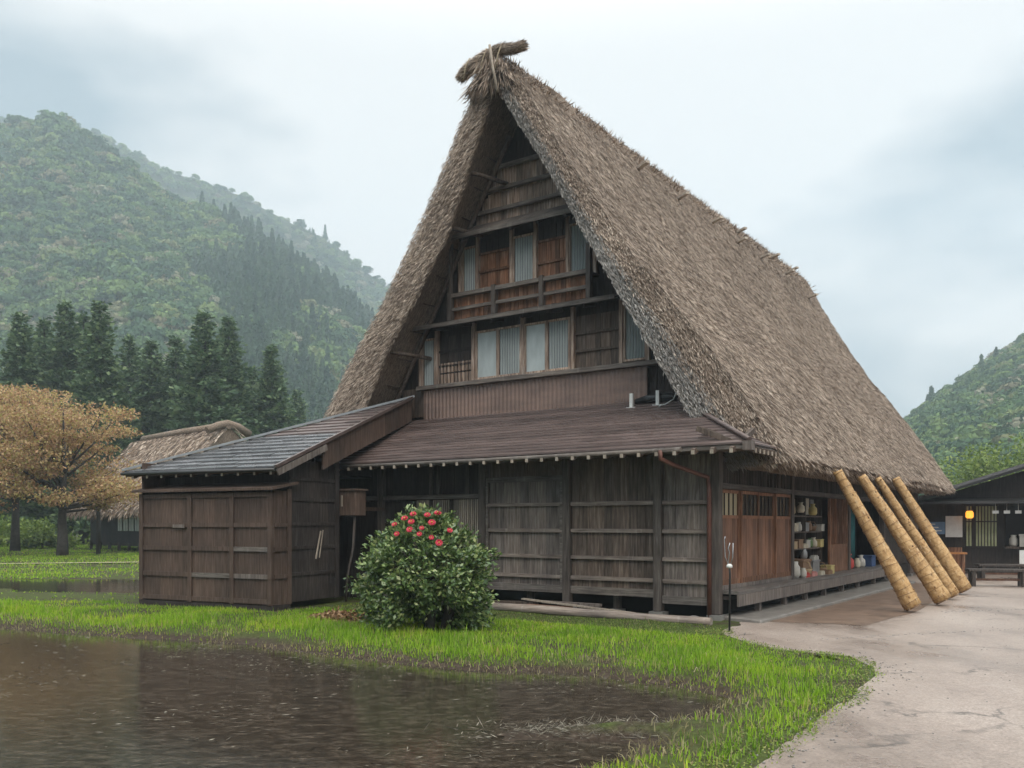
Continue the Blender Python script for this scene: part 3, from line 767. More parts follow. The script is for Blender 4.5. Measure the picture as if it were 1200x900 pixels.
# eave boards, gutter and rafters
MB().box(-8.6, .90, -.90, -.86, EZ - .09, EZ - .015).build('fascia', M['beam_x'], low)
MB().box(.86, .90, -.86, 1.4, EZ - .09, EZ - .015).build('fascia', M['beam_y'], low)
MB().tube([(-8.55, -.96, EZ - .07), (-4, -.96, EZ - .075), (-.25, -.96, EZ - .06)], .042, 8).build('gutter', M['copper'] if False else M['beam_x'], low)
MB().box(-8.5, .86, -.84, .10, EZ - .05, EZ + .0).build('soffit', M['wall_wood'], low)
x = -8.4
while x < .85:
    rf = MB().bar((x, -.98, EZ - .115), (x, .05, EZ + .30), .07, .09).build('rafter', M['wall_wood'], low)
    MB().box(x - .03, x + .03, -.996, -.984, EZ - .155, EZ - .085).build('rafter_end', M['pale_wood'], rf)
    x += .335
y = -.75
while y < 1.4:
    rf = MB().bar((.96, y, EZ - .115), (-.05, y, EZ + .30), .07, .09).build('rafter', M['wall_wood'], low)
    MB().box(.966, .978, y - .03, y + .03, EZ - .155, EZ - .085).build('rafter_end', M['pale_wood'], rf)
    y += .2
MB().bar((.84, -.84, EZ - .03), (-.1, .1, EZ + .25), .12, .14).build('hip_rafter', M['wall_wood'], low)
MB().box(.84, .99, -1.0, -.85, EZ - .12, EZ + .03).build('corner_cap', M['grey_wood'], low)
mb = MB(); mb.tube([(-.62, -.98, EZ - .06), (-.62, -.98, EZ - .2), (-.5, -.72, EZ - .30), (-.12, -.12, 2.52), (-.10, -.10, 2.3), (-.10, -.10, .03)], .042, 8)
mb.build('downpipe', M['copper'], house)

# --- front wall y = 0
def post(x, y, z0=0.02, z1=3.2, w=.15, mat='post', par=house):
    p_ = MB().box(x - w / 2, x + w / 2, y - w / 2, y + w / 2, z0 + .0, z1).build('post', M[mat], par, .01)
    MB().box(x - w * .85, x + w * .85, y - w * .85, y + w * .85, -.05, z0 - .002).build('footing_stone', M['stone'], p_)
    return p_
for x, mt in ((0, 'post'), (-1.12, 'post'), (-3.07, 'post'), (-5.12, 'post'), (-8.0, 'post')): post(x, 0, .10, 3.3, .16, mt)
def wall_panel(x0, x1, mat, zb=.30, zt=2.95, rails=(.66, 1.06, 1.57, 2.09), w=.2, y=.02, frame=False, rmat='beam_x', name='wall_panel'):
    mb = MB(); mb.planks('x', x0, x1, zb, zt, y, .03, w, .005, .010); p_ = mb.build(name, M[mat], house)
    for z in rails:
        MB().box(x0 + .004, x1 - .004, y - .065, y - .014, z - .035, z + .035, .005).build('rail', M['rail_wood'], p_)
    MB().box(x0, x1, y - .06, y + .05, zb - .13, zb + .012).build('sill', M['beam_x'], p_)
    if frame:
        for xx in (x0 + .03, x1 - .03): MB().box(xx - .03, xx + .03, y - .065, y - .01, zb + .02, zt).build('stile', M[rmat], p_)
    return p_
wall_panel(-1.03, -.09, 'grey_wood', .38, 2.95, w=.24)
wall_panel(-2.98, -1.21, 'wall_wood', .48, 2.95, w=.17)
wall_panel(-5.03, -3.16, 'grey_wood', .48, 2.55, w=.2, y=.015, frame=True, name='sliding_door')
# dark boarded left bay with a slatted window
mb = MB(); mb.planks('x', -10.2, -5.22, -.04, 2.2, .03, .03, .22); lb = mb.build('wall_panel', M['dark_wood'], house)
MB().box(-10.2, -5.22, -.05, .04, 2.24, 2.33).build('lintel', M['beam_x'], lb)
mb = MB(); mb.planks('x', -10.2, -5.22, 2.34, 3.3, .05, .03, .35); mb.build('upper_boarding', M['dark_wood'], lb)
for x in (-6.55, -6.35, -5.55): MB().box(x - .04, x + .04, -.01, .04, 2.34, 3.1).build('strut', M['beam_x'] if False else M['post'], lb)
mb = MB()
xx = -6.95
while xx < -5.25:
    if not (-6.62 < xx < -6.50 or -6.02 < xx < -5.92): mb.box(xx, xx + .026, -.012, .020, 1.15, 2.22)
    xx += .052
mb.build('slatted_screen', M['slat'], lb)
MB().box(-5.15, -.05, .06, .10, 2.4, 3.3).build('upper_wall', M['wall_wood'], house)
MB().box(-5.1, -3.1, -.02, .08, 2.56, 2.66).build('lintel', M['beam_x'], house)
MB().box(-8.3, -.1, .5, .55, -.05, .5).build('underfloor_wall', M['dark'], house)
MB().box(-8.3, .2, .12, .5, .36, .42).build('floor_edge', M['dark_wood'], house)
for x in (-2.1, -4.1): post(x, .25, .08, .4, .13)

# --- right wall x = 0 with doors, shop front and veranda
hd = MB().box(-.09, .06, .1, 17.4, 2.33, 2.43).build('lintel', M['beam_y'], house)
mb = MB(); mb.planks('y', .1, 17.4, 2.43, 3.3, -.04, .03, .2); mb.build('transom_wall', M['dark_wood'], house)
mb = MB(); y = .2
while y < 9.2:
    if int((y - .2) / 1.9) % 2 == 0 or (y * 7) % 1 > .3: mb.box(-.035, .03, y, y + .035, 2.44, 2.82)
    y += .085
mb.box(-.035, .04, .1, 9.3, 2.82, 2.90); mb.build('transom_lattice', M['post'], house)
for y in (4.08, 8.72, 12.6, 16.2): post(0, y, .10, 3.2, .15)
for k in range(4):
    y0 = .12 + k * .98; y1 = y0 + .97; xo = -.02 + (.035 if k % 2 else 0)
    dr_ = MB().planks('y', y0, y1, .60, 1.80, xo - .02, .03, .16, .004, .006); dr = dr_.build('door', M['door_wood'], house)
    fr = MB(); fr.box(xo - .02, xo + .025, y0, y0 + .05, .60, 2.32); fr.box(xo - .02, xo + .025, y1 - .05, y1, .60, 2.32)
    fr.box(xo - .02, xo + .022, y0 + .051, y1 - .051, 1.80, 1.86); fr.box(xo - .02, xo + .022, y0 + .051, y1 - .051, 2.26, 2.32)
    fr.box(xo - .02, xo + .022, y0 + .051, y1 - .051, .60, .70)
    fr.build('door_frame', M['red_wood'], dr)
    wn_ = MB().box(xo - .012, xo - .004, y0 + .05, y1 - .05, 1.86, 2.26).build('window', M['paper'] if k == 0 else plain('dim_glass', (.05, .045, .04), .12, spec=.6), dr)
    br = MB()
    for q in range(1, 4): br.box(xo - .002, xo + .016, y0 + .05 + q * .2175 - .012, y0 + .05 + q * .2175 + .012, 1.861, 2.259)
    br.build('window_bar', M['dark_wood'], dr)
ver = MB().box(-.05, .36, .1, 12.4, .46, .52).build('veranda', M['veranda'], house)
MB().box(.33, .372, .1, 12.4, .25, .455).build('veranda_fascia', M['grey_wood'], ver)
MB().box(-.02, .06, .1, 4.05, .525, .60).build('door_sill', M['grey_wood'], ver)
for y in (1.4, 2.9, 4.3, 5.7, 7.2, 8.7, 10.4): 
    lg = MB().box(.2, .30, y - .05, y + .05, .02, .25).build('veranda_leg', M['grey_wood'], ver)
    MB().box(.14, .36, y - .11, y + .11, -.03, .018).build('footing_stone', M['stone'], lg)
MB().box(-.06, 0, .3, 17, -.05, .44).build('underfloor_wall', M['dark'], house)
# shop interior
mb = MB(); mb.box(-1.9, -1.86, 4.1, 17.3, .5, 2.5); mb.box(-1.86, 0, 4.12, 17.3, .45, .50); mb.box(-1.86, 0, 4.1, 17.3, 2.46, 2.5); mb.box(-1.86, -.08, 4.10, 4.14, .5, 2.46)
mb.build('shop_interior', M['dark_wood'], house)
mb = MB(); mb.box(-.02, .03, 7.02, 7.08, .52, 2.32); mb.box(-.02, .03, 8.58, 8.64, .52, 2.32)
y = 7.14
while y < 8.56: mb.box(-.012, .02, y, y + .03, 1.2, 2.32); y += .12
mb.box(-.02, .028, 7.081, 8.579, 1.12, 1.2); mb.box(-.005, .018, 7.081, 8.579, .53, 1.119)
mb.build('lattice_door', M['red_wood'], house)
MB().box(-.06, -.02, 12.7, 16.1, .5, 2.32).build('side_wall', M['dark_wood'], house)
MB().box(XL, XL + .1, 0, YB, .2, 3.6).build('side_wall', M['wall_wood'], house)
mb = MB(); v = []; f_ = []
for z in np.linspace(.2, 10.9, 16):
    hx = min(5.1, inner_x(max(z, 3.2))); v += [(XC - hx, YB, z), (XC + hx, YB, z)]
for k in range(15): f_.append((2 * k, 2 * k + 2, 2 * k + 3, 2 * k + 1))
mb.add(v, f_); mb.build('back_wall', M['dark_wood'], house)
MB().box(-.12, .06, 16.3, YB, .1, 3.0).build('side_wall', M['wall_wood'], house)
# concrete plinth along the right side, and timber kerb along the front
MB().add([(0.0, .05, -.06), (.85, -.12, -.06), (.92, 12.6, -.06), (0.0, 12.6, -.06), (0.0, .05, .085), (.83, -.10, .06), (.90, 12.6, .075), (0.0, 12.6, .085)],
         [(4, 5, 6, 7), (0, 1, 5, 4), (1, 2, 6, 5), (2, 3, 7, 6), (3, 0, 4, 7)]).build('plinth', M['plinth'], house, .02)

# ------------------------------------------------------------------ wooden shed on the left
SH = hw(-7.77, -3.33); SA = HA + R(8.5)
shed = empty('wooden_shed', SH, SA, 'dark brown panelled wooden shed with grey sheet roof beside the farmhouse', 'shed')
SW = 3.62
def shed_panels():
    mb = MB(); mb.planks('x', -SW, 0, .10, 2.33, 0, .03, .30, .004, .004); fp = mb.build('front_wall', M['shed_wood'], shed)
    for x in (-SW + .05, -SW * .60, -SW * .285, -.05): MB().box(x - .05, x + .05, -.045, -.008, .10, 2.33).build('stile', M['shed_wood'], fp)
    for k, z in enumerate((.17, .66, 1.20, 1.68, 2.28)): MB().box(-SW + .105, -SW * .60 - .055, -.038, -.010, z - .045, z + .045).build('rail', M['shed_wood'], fp); MB().box(-SW * .60 + .055, -SW * .285 - .055, -.038, -.010, z - .045, z + .045).build('rail', M['shed_wood'] if k != 1 else M['beam_x'], fp); MB().box(-SW * .285 + .055, -.105, -.038, -.010, z - .045, z + .045).build('rail', M['grey_wood'] if k == 1 else (M['beam_x'] if k == 2 else M['shed_wood']), fp)
    mb = MB(); mb.planks('y', .035, .52, .10, 2.36, -.03, .03, .25); sp = mb.build('side_wall', M['shed_wood'], shed)
    MB().box(.001, .03, .40, .52, .10, 2.40).build('stile', M['shed_wood'], sp)
    for z in (.66, 1.20, 1.68): MB().box(.001, .025, .04, .395, z - .04, z + .04).build('rail', M['shed_wood'], sp)
    mb = MB(); mb.planks('y', .53, 2.1, .12, 3.0, -.07, .03, .3); sp = mb.build('side_wall', M['dark_wood'], shed)
    for z in (.68, 1.22, 1.70, 2.20, 2.62): MB().box(-.06, -.02, .54, 1.98, z - .035, z + .035).build('rail', M['dark_wood'], sp)
    MB().box(-.06, -.01, 1.98, 2.12, .12, 3.1).build('stile', M['dark_wood'], sp)
    MB().box(-SW, -SW + .04, .03, 5.2, .1, 3.0).build('side_wall', M['shed_wood'], shed)
    MB().box(-SW + .05, -.08, .62, .66, 2.3, 2.72).build('upper_wall', M['dark_wood'], shed)
    MB().box(-SW - .02, .02, -.03, .5, -.02, .095).build('base_sill', M['dark_wood'], shed)
    # low lid roof over the front box
    mb = MB(); x0, x1 = -SW - .12, .12
    mb.add([(x0, -.14, 2.36), (x1, -.14, 2.36), (x1, .62, 2.50), (x0, .62, 2.50), (x0, -.14, 2.41), (x1, -.14, 2.41), (x1, .62, 2.55), (x0, .62, 2.55)], [(0, 3, 2, 1), (4, 5, 6, 7), (0, 1, 5, 4), (1, 2, 6, 5), (2, 3, 7, 6), (3, 0, 4, 7)])
    mb.build('lid_roof', M['roof_black'] if False else M['shed_wood'], shed)
    MB().box(-2.62, -2.30, -.06, -.012, 1.62, 1.69).build('handle', M['grey_wood'], fp)
shed_panels()
def shed_roof():
    x0, x1 = -SW - .38, .22; y0, y1 = -.10, 4.75; z0 = 2.80; sl = .40; rows = 20
    mg, mbn = MB(), MB()
    hipx = lambda yy: x0 + (x1 - x0) * min(1, max(0, (yy - y0) / (y1 - y0)))
    for k in range(rows):
        a = y0 + (y1 - y0) * k / rows; b_ = y0 + (y1 - y0) * (k + 1) / rows + .02
        za, zb = z0 + sl * (a - y0), z0 + sl * (b_ - y0); tgt = mg if k < 9 else mbn
        la, lb = hipx(a), hipx(b_); xs = [la] + [q for q in np.arange(x0 + (.27 if k % 2 else .5), x1 - .2, .52) if q > lb + .1] + [x1]
        for q in range(len(xs) - 1):
            e = random.uniform(0, .012); p, r_ = xs[q] + .003, xs[q + 1] - .003; pb = lb if q == 0 else p
            tgt.add([(p, a, za + .026 + e), (r_, a, za + .026 + e), (r_, b_, zb + e * .3), (pb, b_, zb + e * .3), (p, a, za - .005), (r_, a, za - .005)], [(0, 1, 2, 3), (4, 5, 1, 0)])
    zt = z0 + sl * (y1 - y0)
    mg.add([(x0, y0, z0 - .004), (x1, y1, zt - .004), (x0, y1 + 3, z0 - .004)], [(0, 2, 1)])
    rf = mg.build('roof', M['roof_grey'], shed); mbn.build('upper_sheets', M['roof_brown'], rf)
    def vbar(xc, a, b_, w, h, mat, dz=0):
        za, zb = z0 + sl * (a - y0) + dz, z0 + sl * (b_ - y0) + dz
        return MB().bar((xc, a, za), (xc, b_, zb), w, h).build('bargeboard', M[mat], rf)
    vbar(x1 - .02, y0 - .05, y1, .06, .06, 'roof_brown', .03); vbar(x1 - .015, y0 + .0, 1.4, .04, .13, 'grey_wood', -.10)
    MB().bar((x0 - .02, y0 - .05, z0 + .045), (x1, y1, zt + .045), .09, .05).build('hip_cap', M['steel'], rf)
    # side boarding between the two roofs
    mb = MB(); n = 6
    for k in range(n):
        a = 1.35 + (y1 - 1.35) * k / n; b_ = 1.35 + (y1 - 1.35) * (k + 1) / n
        za, zb = z0 + sl * (a - y0), z0 + sl * (b_ - y0)
        mb.add([(x1 - .10, a, za - .55), (x1 - .10, b_ - .004, zb - .55), (x1 - .10, b_ - .004, zb - .02), (x1 - .10, a, za - .02), (x1 - .06, a, za - .55), (x1 - .06, b_ - .004, zb - .55), (x1 - .06, b_ - .004, zb - .02), (x1 - .06, a, za - .02)],
               [(4, 5, 6, 7), (0, 4, 7, 3), (1, 2, 6, 5), (0, 1, 5, 4)])
    mb.build('side_boarding', M['shed_wood'], rf)
    MB().box(x0, x1 - .1, y0 + .03, y0 + .07, z0 - .09, z0 - .012).build('fascia', M['shed_wood'], rf)
    MB().tube([(x0 - .05, y0 - .03, z0 - .03), (x1 - .05, y0 - .03, z0 - .05)], .035, 8).build('gutter', M['roof_black'], rf)
    k = x0 + .25
    while k < x1:
        r2_ = MB().bar((k, y0 + .02, z0 - .10), (k, 1.0, z0 + .30), .06, .08).build('rafter', M['shed_wood'], rf); MB().box(k - .025, k + .025, y0 + .002, y0 + .008, z0 - .14, z0 - .08).build('rafter_end', M['pale_wood'], r2_); k += .42
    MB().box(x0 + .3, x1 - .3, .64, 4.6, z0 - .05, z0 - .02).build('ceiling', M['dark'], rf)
shed_roof()
MB().bar((.02, 1.45, 1.55), (.05, 1.25, .98), .022, .03).build('wooden_prop', M['pale_wood'], shed)
MB().bar((.025, 1.52, 1.57), (.055, 1.36, 1.0), .016, .02).build('wooden_prop', M['pale_wood'], shed)

ub = hw(-7.95, -1.0)
u_ = MB(); u_.box(-.26, .26, -.17, .17, 1.88, 2.42); utb = u_.build('utility_box', M['shed_wood'], None, .01); utb.location = ub; utb.rotation_euler = (0, 0, HA)
tag(utb, 'small brown wooden meter box hanging under the eave beside the shed', 'box')
MB().box(-.30, .30, -.21, .20, 2.42, 2.46).build('lid', M['shed_wood'], utb); MB().box(-.15, -.10, -.185, -.171, 2.08, 2.32).build('latch', M['pale_wood'], utb)
MB().tube([(.14, -.05, 1.88), (.12, -.08, 1.2), (-.02, -.12, .55), (-.06, -.12, .02)], .03, 7).build('conduit', M['post'], utb)
MB().box(-.04, .04, .17, .99, 1.99, 2.07).build('bracket', M['shed_wood'], utb)

# ------------------------------------------------------------------ four leaning wrapped poles
m, t, b = new_mat('golden_bark')
n = noise(t, 15, 6, .7); n2_ = noise(t, 1.5, 3, .5)
r = ramp(t, n.outputs[0], [(.3, (.26, .14, .05)), (.5, (.45, .28, .115)), (.7, (.58, .42, .23))])
g = ramp(t, n2_.outputs[0], [(.3, (.82, .76, .7)), (.7, (1.12, 1.12, 1.15))])
t.links.new(mixc(t, .8, r.outputs[0], g.outputs[0], 'MULTIPLY'), b.inputs['Base Color']); b.inputs['Roughness'].default_value = .6; bump(t, b, n.outputs[0], .5, .02)
M['gold'] = m
M['barkstrip'] = straw_mat('bark_strip', [(0, (.20, .10, .045)), (.5, (.40, .25, .12)), (1, (.58, .46, .30))])
M['goldend'] = plain('cut_log_end', (.26, .17, .10), .8)
M['band'] = plain('binding_cord', (.22, .13, .06), .85)
PL = [((2.56, 3.45), 3.19, 2.68, .175, 'golden wrapped log leaning on the thatch eave, nearest to the grass'),
      ((2.78, 5.34), 5.07, 2.66, .185, 'golden wrapped log, second from the corner, its foot before the thinnest one'),
      ((2.71, 7.07), 6.54, 2.70, .15, 'thinnest golden wrapped log, between two thicker leaning ones'),
      ((2.69, 8.82), 8.4, 2.76, .19, 'golden wrapped log leaning on the eave, nearest to the shop bench')]
for (bx, by), ty, tz, rd_, lab in PL:
    A = hw(bx, by, .06); B = hw(1.22, ty, tz); L = (B - A).length; dirv = (B - A).normalized()
    root = empty('leaning_pole', (A.x, A.y, 0), 0, lab, 'log', 'wrapped logs leaning against the eave')
    A0 = Vector((0, 0, .06 + rd_ * .35)); pts = []; rr_ = []
    for k in range(25):
        s = k / 24; pts.append(A0 + dirv * L * s + Vector((random.uniform(-1, 1), random.uniform(-1, 1), 0)) * .006); rr_.append(rd_ * (1.0 - .47 * s) * random.uniform(.965, 1.035))
    MB().tube(pts, rr_, 14).build('wrapped_trunk', M['gold'], root)
    kn = MB(); a1 = dirv.orthogonal().normalized(); b1 = dirv.cross(a1)
    for k in range(26):
        s = random.random(); tt = random.uniform(0, 2 * PI); rr0 = rd_ * (1 - .47 * s); nrm = a1 * math.cos(tt) + b1 * math.sin(tt); c = A0 + dirv * L * s + nrm * rr0 * .97
        kn.tube([c - dirv * .02, c + nrm * .006, c + dirv * .03], [.004, random.uniform(.012, .022), .004], 6)
    kn.build('knots', M['band'], root)
    st_n = 420; ss = rng.random(st_n); tt = rng.uniform(0, 2 * PI, st_n); Nn = np.outer(np.cos(tt), a1) + np.outer(np.sin(tt), b1); dv = np.array(dirv)
    Pp = np.array(A0) + dv * (L * ss)[:, None] + Nn * (rd_ * (1 - .47 * ss) * 1.0 + .002)[:, None]; Dd = unit(dv * np.where(rng.random(st_n) < .5, 1, -1)[:, None] + Nn * .10 + rng.normal(size=(st_n, 3)) * .12)
    link_mesh('bark_strips', np_mesh('bark_strips', *quad_cloud(Pp, Dd, side_of(Dd, Nn), rng.uniform(.04, .16, st_n), rng.uniform(.006, .018, st_n))), M['barkstrip'], root)['kind'] = 'stuff'
    MB().tube([A0 - dirv * .03, A0 - dirv * .0005], [rd_ * .86, rd_ * .9], 14).build('cut_end', M['goldend'], root)
    nb_ = 19
    for k in range(nb_):
        s = (k + .6) / nb_; c = A0 + dirv * L * s; r_ = rd_ * (1 - .47 * s) * 1.015 + .001
        pr_ = []
        a1 = dirv.orthogonal().normalized(); b1 = dirv.cross(a1); ph = random.uniform(0, 6)
        for q in range(13):
            tt = 2 * PI * q / 12; pr_.append(c + (a1 * math.cos(tt) + b1 * math.sin(tt)) * r_ + dirv * .022 * math.sin(tt + ph))
        MB().tube(pr_, .006, 5, False).build('binding', M['band'], root)

# ------------------------------------------------------------------ camellia bush
CB = Vector((-1.40, 14.45, 0))
bush = empty('camellia_bush', CB, 0, 'rounded glossy camellia shrub with red flowers before the farmhouse wall', 'bush')
def bush_r(dirs):
    return 1 + .16 * vnoise(dirs * 1.0 + 5, 2.2, 2)
n = 23000
nc_ = 430                       # leaf sprays on a loose dome
zc = rng.uniform(.10, 1.95, nc_); ac = rng.uniform(0, 2 * PI, nc_)
pr_ = np.interp(zc, [.05, .3, .65, 1.0, 1.35, 1.65, 1.85, 2.0], [.80, .98, 1.08, 1.04, .86, .56, .32, .08])
lump = vnoise(np.c_[np.cos(ac) * 1.2, np.sin(ac) * 1.2, zc * 1.2] + 3, 2.0, 3)
rc_ = pr_ * (1 + .30 * lump) * (1 - np.abs(rng.normal(0, .20, nc_))) - .08
keep = (rng.random(nc_) < .35 + pr_ * .7) & ((zc > .5) | (np.abs(ac - 5.0) > .75))
Cc = np.c_[np.cos(ac) * rc_, np.sin(ac) * rc_ * .95, zc + .10 * lump][keep]; Ca = unit(np.c_[np.cos(ac), np.sin(ac), (zc - .75) * .9])[keep]
ci = rng.integers(0, len(Cc), n)
Pp = Cc[ci] + rand_dirs(n) * (rng.random(n) ** .5 * rng.uniform(.10, .21, n))[:, None] + Ca[ci] * rng.uniform(-.10, .14, n)[:, None]
dirs = unit(Ca[ci] + rng.normal(size=(n, 3)) * .3); k_ = Pp[:, 2] > .04; Pp = Pp[k_]; dirs = dirs[k_]; n = len(Pp)
Dd = unit(dirs * .8 + rng.normal(size=(n, 3)) * .55 + np.array([0, 0, .1])); U = side_of(Dd, unit(dirs + rng.normal(size=(n, 3)) * .6 + np.array([0, 0, .7])))
Pp[:, 2] *= .94
L = rng.uniform(.055, .105, n)
fol = link_mesh('foliage', np_mesh('foliage', *quad_cloud(Pp, Dd, U, L, L * rng.uniform(.45, .62, n))), M['camellia'], bush)
for a, rr_, lean in ((0.2, .10, .12), (2.4, .08, .2), (4.3, .07, .25)):
    cx, cy = .17 + .16 * math.cos(a), .16 * math.sin(a)
    MB().tube([(cx, cy, -.05), (cx * 1.2, cy, .35), (cx + lean * math.cos(a), cy + lean * math.sin(a), .9), (cx + 2.2 * lean * math.cos(a), cy + 2.2 * lean * math.sin(a), 1.5)], [rr_, rr_ * .85, rr_ * .6, rr_ * .3], 8).build('stem', M['bark'], bush)
tw = MB()
for k in range(46):
    d_ = Vector(rand_dirs(1)[0]); d_.z = abs(d_.z) * .7
    e = Vector((d_.x * 1.05, d_.y * .9, .95 + d_.z * .8)); tw.tube([(.1, 0, .5), (e * .5) + Vector((.05, 0, .35)), e], [.022, .013, .006], 5)
tw.build('twigs', M['bark'], bush)
def flower():
    v = []; q = []
    for ring, (np_, r0, tilt) in enumerate(((6, .075, .35), (5, .055, .8))):
        for k in range(np_):
            a = 2 * PI * k / np_ + ring * .5; ca, sa = math.cos(a), math.sin(a); b_ = len(v)
            for rr_, ww in ((0.008, .010), (r0 * .55, .036), (r0, .026)):
                h = rr_ * tilt
                for s in (-1, 1): v.append((ca * rr_ - sa * ww * s, sa * rr_ + ca * ww * s, h))
            q += [(b_, b_ + 2, b_ + 3, b_ + 1), (b_ + 2, b_ + 4, b_ + 5, b_ + 3)]
    return np_mesh('flower', v, q)
fm = flower(); fm.materials.append(M['petal'])
sm_ = MB(); sm_.lathe((0, 0, .01), [(.012, 0), (.018, .03), (.004, .045)], 8)
st_me = None
for u_, v_ in ((483, 603), (500, 604), (511, 598), (495, 619), (493, 626), (516, 636), (506, 613), (482, 612), (461, 615), (481, 621), (473, 608), (507, 630), (527, 622), (466, 626)):
    # sit on the near side of the crown
    x_ = (u_ - 600) / 1050 * 13.9 - CB.x; z_ = 1.7 + (614 - v_) / 1050 * 13.9
    rz_ = float(np.interp(z_, [.3, .65, 1.0, 1.35, 1.65, 1.85, 2.0], [1.0, 1.1, 1.06, .9, .62, .4, .2])); ex, ez = x_ / 1.1, (z_ - .96) / .95; yy_ = -math.sqrt(max(.02, rz_ * rz_ - x_ * x_))
    fo = bpy.data.objects.new('flower', fm); C.objects.link(fo); fo.parent = bush; fo.location = (x_, yy_ * .98 - .03, min(z_, 1.86))
    nrm = Vector((ex * .6, yy_ - .4, ez * .8 + .2)); fo.rotation_euler = nrm.to_track_quat('Z', 'Y').to_euler(); fo.scale = (random.uniform(.5, .8),) * 3
    if st_me is None: so_ = sm_.build('stamens', M['stamen'], fo); st_me = so_.data
    else: so_ = link_mesh('stamens', st_me, None, fo)

# ------------------------------------------------------------------ grass
def grass_blades(P, hgt, wid, lean=.35):
    n = len(P); a = rng.uniform(0, 2 * PI, n); U = np.c_[np.cos(a), np.sin(a), np.zeros(n)]
    la = rng.uniform(0, 2 * PI, n); lean_ = np.abs(rng.normal(0, lean, n)); Ld = np.c_[np.cos(la), np.sin(la), np.zeros(n)]
    up = np.array([0, 0, 1.0]); h = hgt[:, None]; w = wid[:, None]
    p0 = P - U * w * .5; p1 = P + U * w * .5; mid = P + up * h * .55 + Ld * (h * lean_[:, None] * .35)
    m0 = mid - U * w * .38; m1 = mid + U * w * .38; tip = P + up * h * (1 - .25 * lean_[:, None]) + Ld * (h * lean_[:, None])
    V = np.stack([p0, p1, m1, m0, tip], 1).reshape(-1, 3); b_ = np.arange(n) * 5
    return V, np.stack([b_, b_ + 1, b_ + 2, b_ + 3], 1), np.stack([b_ + 3, b_ + 2, b_ + 4], 1)
def house_xy(P):
    dx = P[:, 0] - X0, P[:, 1] - Y0
    return dx[0] * CXA[0] + dx[1] * CXA[1], dx[0] * CYA[0] + dx[1] * CYA[1]
def scatter(n, x0, x1, y0, y1, patch=.5, sc=.8):
    P = np.c_[rng.uniform(x0, x1, n), rng.uniform(y0, y1, n)]
    d1 = sdf(P, PADDY) + wob(P, .22, 1.3); d2 = sdf(P, PADDY2); dr = sdf(P, ROAD)
    hx, hy = house_xy(P)
    inhouse = ((hx < .9) & (hx > -11) & (hy > -.75) & (hy < 18.5)) | ((hx < -7.5) & (hx > -12) & (hy > -3.9 + .15 * (hx + 11) - .1) & (hy < 3))
    dens = np.clip(.55 + vnoise(np.c_[P, np.zeros(n)], sc, 3) * 1.3, .12, 1)
    dens = dens * np.clip((d1 + .45) / .8, .0, 1) ** 1.3 * np.clip((dr + .16) / .42, .0, 1)
    k = (d1 > -.42) & (d2 > .05) & (dr > -.14) & ~inhouse & (rng.random(n) < dens)
    return P[k], d1[k], dr[k]
P, d1, dr = scatter(460000, -14, 5, 4.0, 19.5)
P3 = np.c_[P, ground_h(P)]
lush = np.clip(.6 + vnoise(np.c_[P, np.zeros(len(P))], .9, 2) * .8, .2, 1.3)
hg = rng.uniform(.035, .095, len(P)) * (.55 + lush * .75) * np.where(d1 < 1.6, 1.2, .7) * np.exp(rng.normal(0, .3, len(P)))
hx_, hy_ = house_xy(P); hg = np.where(hy_ > -2.2, hg * .6, hg) * np.clip((d1 + .6) / .8, .3, 1) * np.clip((dr + .25) / .55, .3, 1)
lw_ = rng.uniform(.007, .015, len(P)); lm = (hy_ > -2.15 + vnoise(np.c_[P, np.zeros(len(P))], 1.2, 2) * .5) & (hx_ > -7.3)
V, q_, t_ = grass_blades(P3[lm], hg[lm] * .8, lw_[lm], .7)
M['lawn'] = leaf_mat('lawn_blade', [(0, (.06, .095, .02)), (.5, (.13, .20, .04)), (.85, (.22, .29, .07)), (1, (.34, .29, .16))], .6, .35)
tag(link_mesh('grass', np_mesh('lawn', V, q_, t_), M['lawn']), 'short dull green turf along the foot of the farmhouse wall', 'grass', kind='stuff')
V, q_, t_ = grass_blades(P3[~lm], hg[~lm], lw_[~lm])
gme = np_mesh('grass', V, q_, t_)
tag(link_mesh('grass', gme, M['grass']), 'bright green grass on the bank between the flooded paddy and the farmhouse', 'grass', kind='stuff')
n = 60000; P = np.c_[rng.uniform(-14, 3.5, n), rng.uniform(4.5, 18.5, n)]; d1 = sdf(P, PADDY) + wob(P, .22, 1.3); k = (d1 > -.45) & (d1 < .45) & (sdf(P, ROAD) > .1) & (rng.random(n) < np.clip(.5 + vnoise(np.c_[P, np.zeros(n)], 1.1, 3) * 1.6, 0, 1)); P = P[k]
V, q_, t_ = grass_blades(np.c_[P, ground_h(P)], rng.uniform(.03, .11, len(P)), rng.uniform(.006, .013, len(P)), .8)
M['dry_grass'] = leaf_mat('dry_grass', [(0, (.13, .12, .05)), (.5, (.26, .22, .11)), (1, (.40, .35, .21))], .7, .25)
tag(link_mesh('dry_grass', np_mesh('dry_grass', V, q_, t_), M['dry_grass']), 'withered straw coloured grass fringe along the paddy margin', 'grass', kind='stuff')
P, d1, dr = scatter(230000, -60, -8, 17.5, 75, sc=.25)
hx_, hy_ = house_xy(P)
P3 = np.c_[P, ground_h(P)]
V, q_, t_ = grass_blades(P3, rng.uniform(.04, .12, len(P)) * np.where(P[:, 1] < 24 - (P[:, 0] + 11) * .3, .45, 1), rng.uniform(.02, .045, len(P)), .7)
tag(link_mesh('grass', np_mesh('grass_far', V, q_, t_), M['grass']), 'green meadow grass around the second paddy under the bronze trees', 'grass', kind='stuff')
